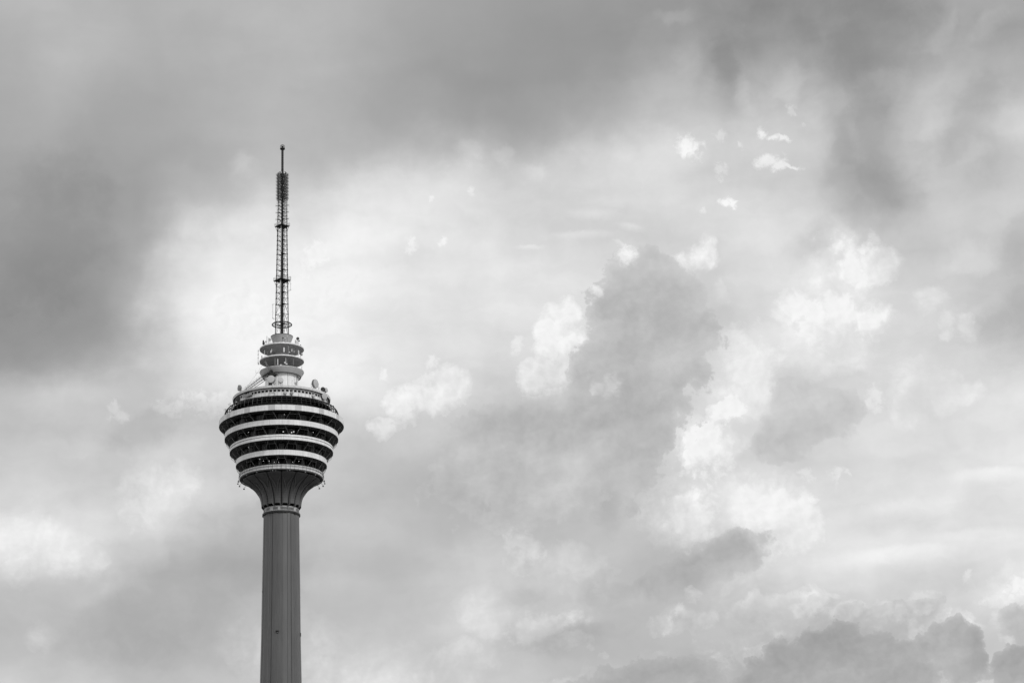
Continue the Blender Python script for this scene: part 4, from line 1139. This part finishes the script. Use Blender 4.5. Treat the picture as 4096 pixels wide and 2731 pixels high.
PA('shortest white panel on the right half of the upper bowl platform', (37.2, 320.74), (37.3, 320.12), 0.22, z2t)
PA('wide white panel antenna near the right end of the upper bowl platform', (56.2, 321.69), (56.2, 319.67), 0.54, z2t)
PA('thin grey whip on the left of the upper bowl platform', (-46.5, 321.12), (-46.4, 319.31), 0.11, z2t, m=DISHG)
PA('tallest grey pole antenna left of centre on the conical ledge', (-19.4, 318.13), (-19.2, 313.87), 0.25, z3t, m=DISHG)
PA('white tube antenna left of centre on the conical ledge', (-11.4, 316.55), (-11.3, 313.86), 0.36, z3t)
PA('grey tube antenna right of centre on the conical ledge', (11.3, 317.22), (11.4, 314.25), 0.23, z3t, m=DISHL)
PA('dark tube antenna beside the grey tube on the conical ledge', (14.3, 316.65), (14.4, 314.09), 0.16, z3t, m=MIDST)
PA('thin tall whip on the right half of the conical ledge', (34.6, 317.92), (34.6, 314.32), 0.13, z3t, m=DISHG)
PA('small white equipment box with railing beside the white dish on the ledge', (13.4, 314.5), (13.4, 314.08), 0.72, z3t)
PA('dark panel antenna at the far left of the upper bowl platform', (-85.9, 320.56), (-85.9, 319.11), 0.36, zq2 - 1.6, m=STEEL)
PA('tall whip antenna left on the top platform', (-62.2, 328.75), (-61.9, 325.58), 0.11, z1t, r=7.4, m=DISHG)
PA('shorter dark pole beside the tall whip on the top platform', (-48.8, 327.46), (-48.7, 324.88), 0.13, z1t, r=7.6, m=STEEL)
PA('dark feed pole under the raised black dish on the top platform', (47.2, 326.21), (47.3, 324.59), 0.25, z1t, r=8.0, m=STEEL)
PA('slender pole left of the raised black dish on the top platform', (54.5, 326.48), (54.5, 324.66), 0.11, z1t, r=8.0, m=STEEL)
PA('thin whip at the right end of the conical ledge', (85.9, 315.97), (85.9, 314.25), 0.11, z3t - 1, r=8.8, m=STEEL)
PA('pale stub antenna on the roof right of the machine room', (19.2, 305.59), (19.2, 303.45), 0.24, zr, r=14)
PA('thin black whip beside the big roof drum dish on the right', (60.2, 303.62), (60.2, 302.5), 0.16, zr, r=18.5, m=STEEL)
PA('short black antenna on the right edge of the terrace canopy', (68.6, 295.38), (68.6, 294.55), 0.32, 294.12, r=24, m=STEEL)

# yagi mast out to the left of the platforms
a_, zy0 = (-85.9, 316.68); _, zy1 = (-85.9, 323.41)
yx = -10.28
Y = root('yagi_antenna', 'slender antenna mast with cross rods sticking out left of the bowl platforms', 'antenna', (yx, -1.0, zy0 - .2))
H_ = zy1 - zy0 + .2
s = M(); s.tube((0, 0, 0), (0, 0, H_), .07, 5); s.path([(0, 0, .3), (.9, .2, .1), (1.3, .5, .35)], .06, 4); s.build('mast_pipe', STEEL, Y, smooth=False)
s = M()
for t in (.12, .42, .65, .87):
    for dy in (-.06, .12): s.tube((-.3, 0, H_ * t + dy - .05), (.3, 0, H_ * t + dy + .1), .04, 4)
s.build('cross_rod', STEEL, Y, smooth=False)
s = M(); s.box((.05, 0, .35), (.3, .3, .9)); s.build('junction_box', STEEL, Y, smooth=False)
a2, zl0 = (-85.9, 312.43); _, zl1 = (-85.9, 314.11)
lx = -11.26
Lw = root('whip_antenna', 'thin bent whip antenna left of the conical ledge', 'antenna', (lx, -1.0, zl0))
s = M(); s.path([(0, 0, zl1 - zl0), (0, 0, 0), (1.2, .3, .35)], .04, 4); s.build('whip', STEEL, Lw, smooth=False)
s = M(); s.path([(1.2, .3, .35), (1.9, .7, .5)], .05, 4); s.build('bracket', STEEL, Lw, smooth=False)
for (nm, q) in (('small two-armed antenna on the left edge of the canopy', (-70.3, 296.37)), ('small rod antenna low on the left edge of the canopy', (-81.3, 295.22))):
    b_ = pol(q[0], 23.5 if 'two' in nm else 24.4, q[1] - 1.0)
    o = root('rod_antenna', nm, 'antenna', b_)
    s = M(); s.tube((0, 0, 0), (0, 0, 1.4), .05, 4); s.build('pipe', STEEL, o, smooth=False)
    s = M(); s.tube((-.9, 0, .9), (.4, 0, 1.3), .05, 4); s.tube((-.8, 0, .4), (.3, 0, .8), .05, 4); s.build('rod', STEEL, o, smooth=False)

# ------------------------------------------------------------------ facade crane on the roof
def P3(az, r): return pol(az[0], r, az[1])
piv = P3((-26.7, 310.14), 11.0); boom_end = P3((-56.4, 300.91), 19.6); jib_end = P3((-38.5, 315.36), 11.5)
base = Vector((piv.x, piv.y, zr))
K = root('roof_crane', 'facade access crane with lattice boom lying over the left edge of the roof', 'crane', base)
def boom(m, p0, p1, w0, w1, n, r=.07):
    d = (p1 - p0).normalized(); side = d.cross(Vector((0, 0, 1))).normalized(); upv = side.cross(d).normalized()
    cs = []
    for i in range(n + 1):
        t = i / n; c = p0.lerp(p1, t); w = w0 + (w1 - w0) * t
        cs.append([c + side * w * .5 + upv * w * .5, c - side * w * .5 + upv * w * .5, c - side * w * .5 - upv * w * .5, c + side * w * .5 - upv * w * .5])
    for i in range(n):
        for k_ in range(4):
            m.tube(cs[i][k_], cs[i + 1][k_], r, 4); m.tube(cs[i][k_], cs[i + 1][(k_ + 1) % 4], r * .6, 4); m.tube(cs[i][k_], cs[i][(k_ + 1) % 4], r * .6, 4)
    return m
s = boom(M(), piv - base, boom_end - base, 1.5, .8, 16); s.build('main_boom', MIDST, K, smooth=False)
s = boom(M(), piv - base, jib_end - base, .9, .25, 9, .06); s.build('upper_jib', MIDST, K, smooth=False)
s = M(); s.tube(jib_end - base, boom_end - base, .03, 4); s.tube(jib_end - base, piv - base + Vector((2, 1, -.5)), .03, 4)
mid_ = piv.lerp(boom_end, .6) - base
for t in (.1, .2, .3, .4, .5, .6, .7, .8, .9):
    p = (piv.lerp(boom_end, t) - base); s.tube(p, p + Vector((-.3, 0, 1.5)), .03, 4)
s.tube(piv - base + Vector((-.3, 0, 1.5)), boom_end - base + Vector((-.3, 0, 1.3)), .035, 4); s.tube(piv - base + Vector((-.3, 0, .9)), boom_end - base + Vector((-.3, 0, .8)), .03, 4)
s.build('stay_cable', STEEL, K, smooth=False)
s = M(); hp = piv.z - zr
s.box((0, .3, hp / 2), (1.5, 1.5, hp)); s.box((.6, .3, hp - .5), (3.2, 1.8, .5)); s.box((.3, -.4, hp + .5), (1.2, .8, .8)); s.box((1.6, .2, hp - 1.3), (1.8, 1.4, 1.2))
s.tube((.8, -.6, hp + .3), (.8, .8, hp + .3), .35, 8)
s.build('slewing_body', STEEL, K, smooth=False)
s = M(); rmx = Matrix.Rotation(radians(-10), 3, 'Y')
s.box((.9, -.5, hp - 1.7), (4.6, 2.2, .18), rmx); s.path([(-1.2, -1.5, hp - .9), (3.0, -1.5, hp - .2)], .05, 4)
s.box((-1.6, -.6, hp - 1.2), (3.4, 1.2, .5), Matrix.Rotation(radians(-31), 3, 'Y'))
s.build('platform_deck', STEEL, K, smooth=False)
s = M()
for t, l in ((.35, 1.6), (.6, 2.2), (.75, 2.4)): 
    p = piv.lerp(boom_end, t) - base; s.tube(p + Vector((.1, 0, 0)), p + Vector((.6, .4, -l)), .08, 4)
s.tube(piv.lerp(boom_end, .1) - base + Vector((1.0, -.5, -1.6)), piv.lerp(boom_end, .72) - base + Vector((.3, 0, -1.4)), .14, 5)
s.build('boom_support', MIDST, K, smooth=False)
e = boom_end
G_ = root('maintenance_cradle', 'pale access cradle with tubes hanging by the left drum windows under the crane boom', 'cradle', P3((-44.3, 297.92), 20.8))
s = M(); ra = Matrix.Rotation(radians(-34), 3, 'Z')
for y_, r_ in ((.55, .22), (.1, .2), (-.3, .16)):
    p, q = ra @ Vector((-2.4, 0, y_ - .35)), ra @ Vector((2.3, -.3, y_ + .35)); s.tube(p, q, r_, 8)
s.build('cradle_tube', PIPE, G_)
s = M()
for x in (-2.2, -1.1, 0, 1.1, 2.1):
    p = ra @ Vector((x, .1, -.7)); s.tube(p, p + Vector((0, 0, 1.9)), .06, 4)
s.path([ra @ Vector((-2.3, 0, 1.1)), ra @ Vector((2.2, 0, 1.4))], .05, 4); s.path([ra @ Vector((-2.3, 0, -.6)), ra @ Vector((2.2, 0, -.4))], .08, 4)
s.build('cradle_frame', STEEL, G_, smooth=False)
s = M()
for x in (-1.6, -.9, .2): s.box(ra @ Vector((x, .2, 1.5)), (.5, .4, .8), ra)
s.build('winch', STEEL, G_, smooth=False)
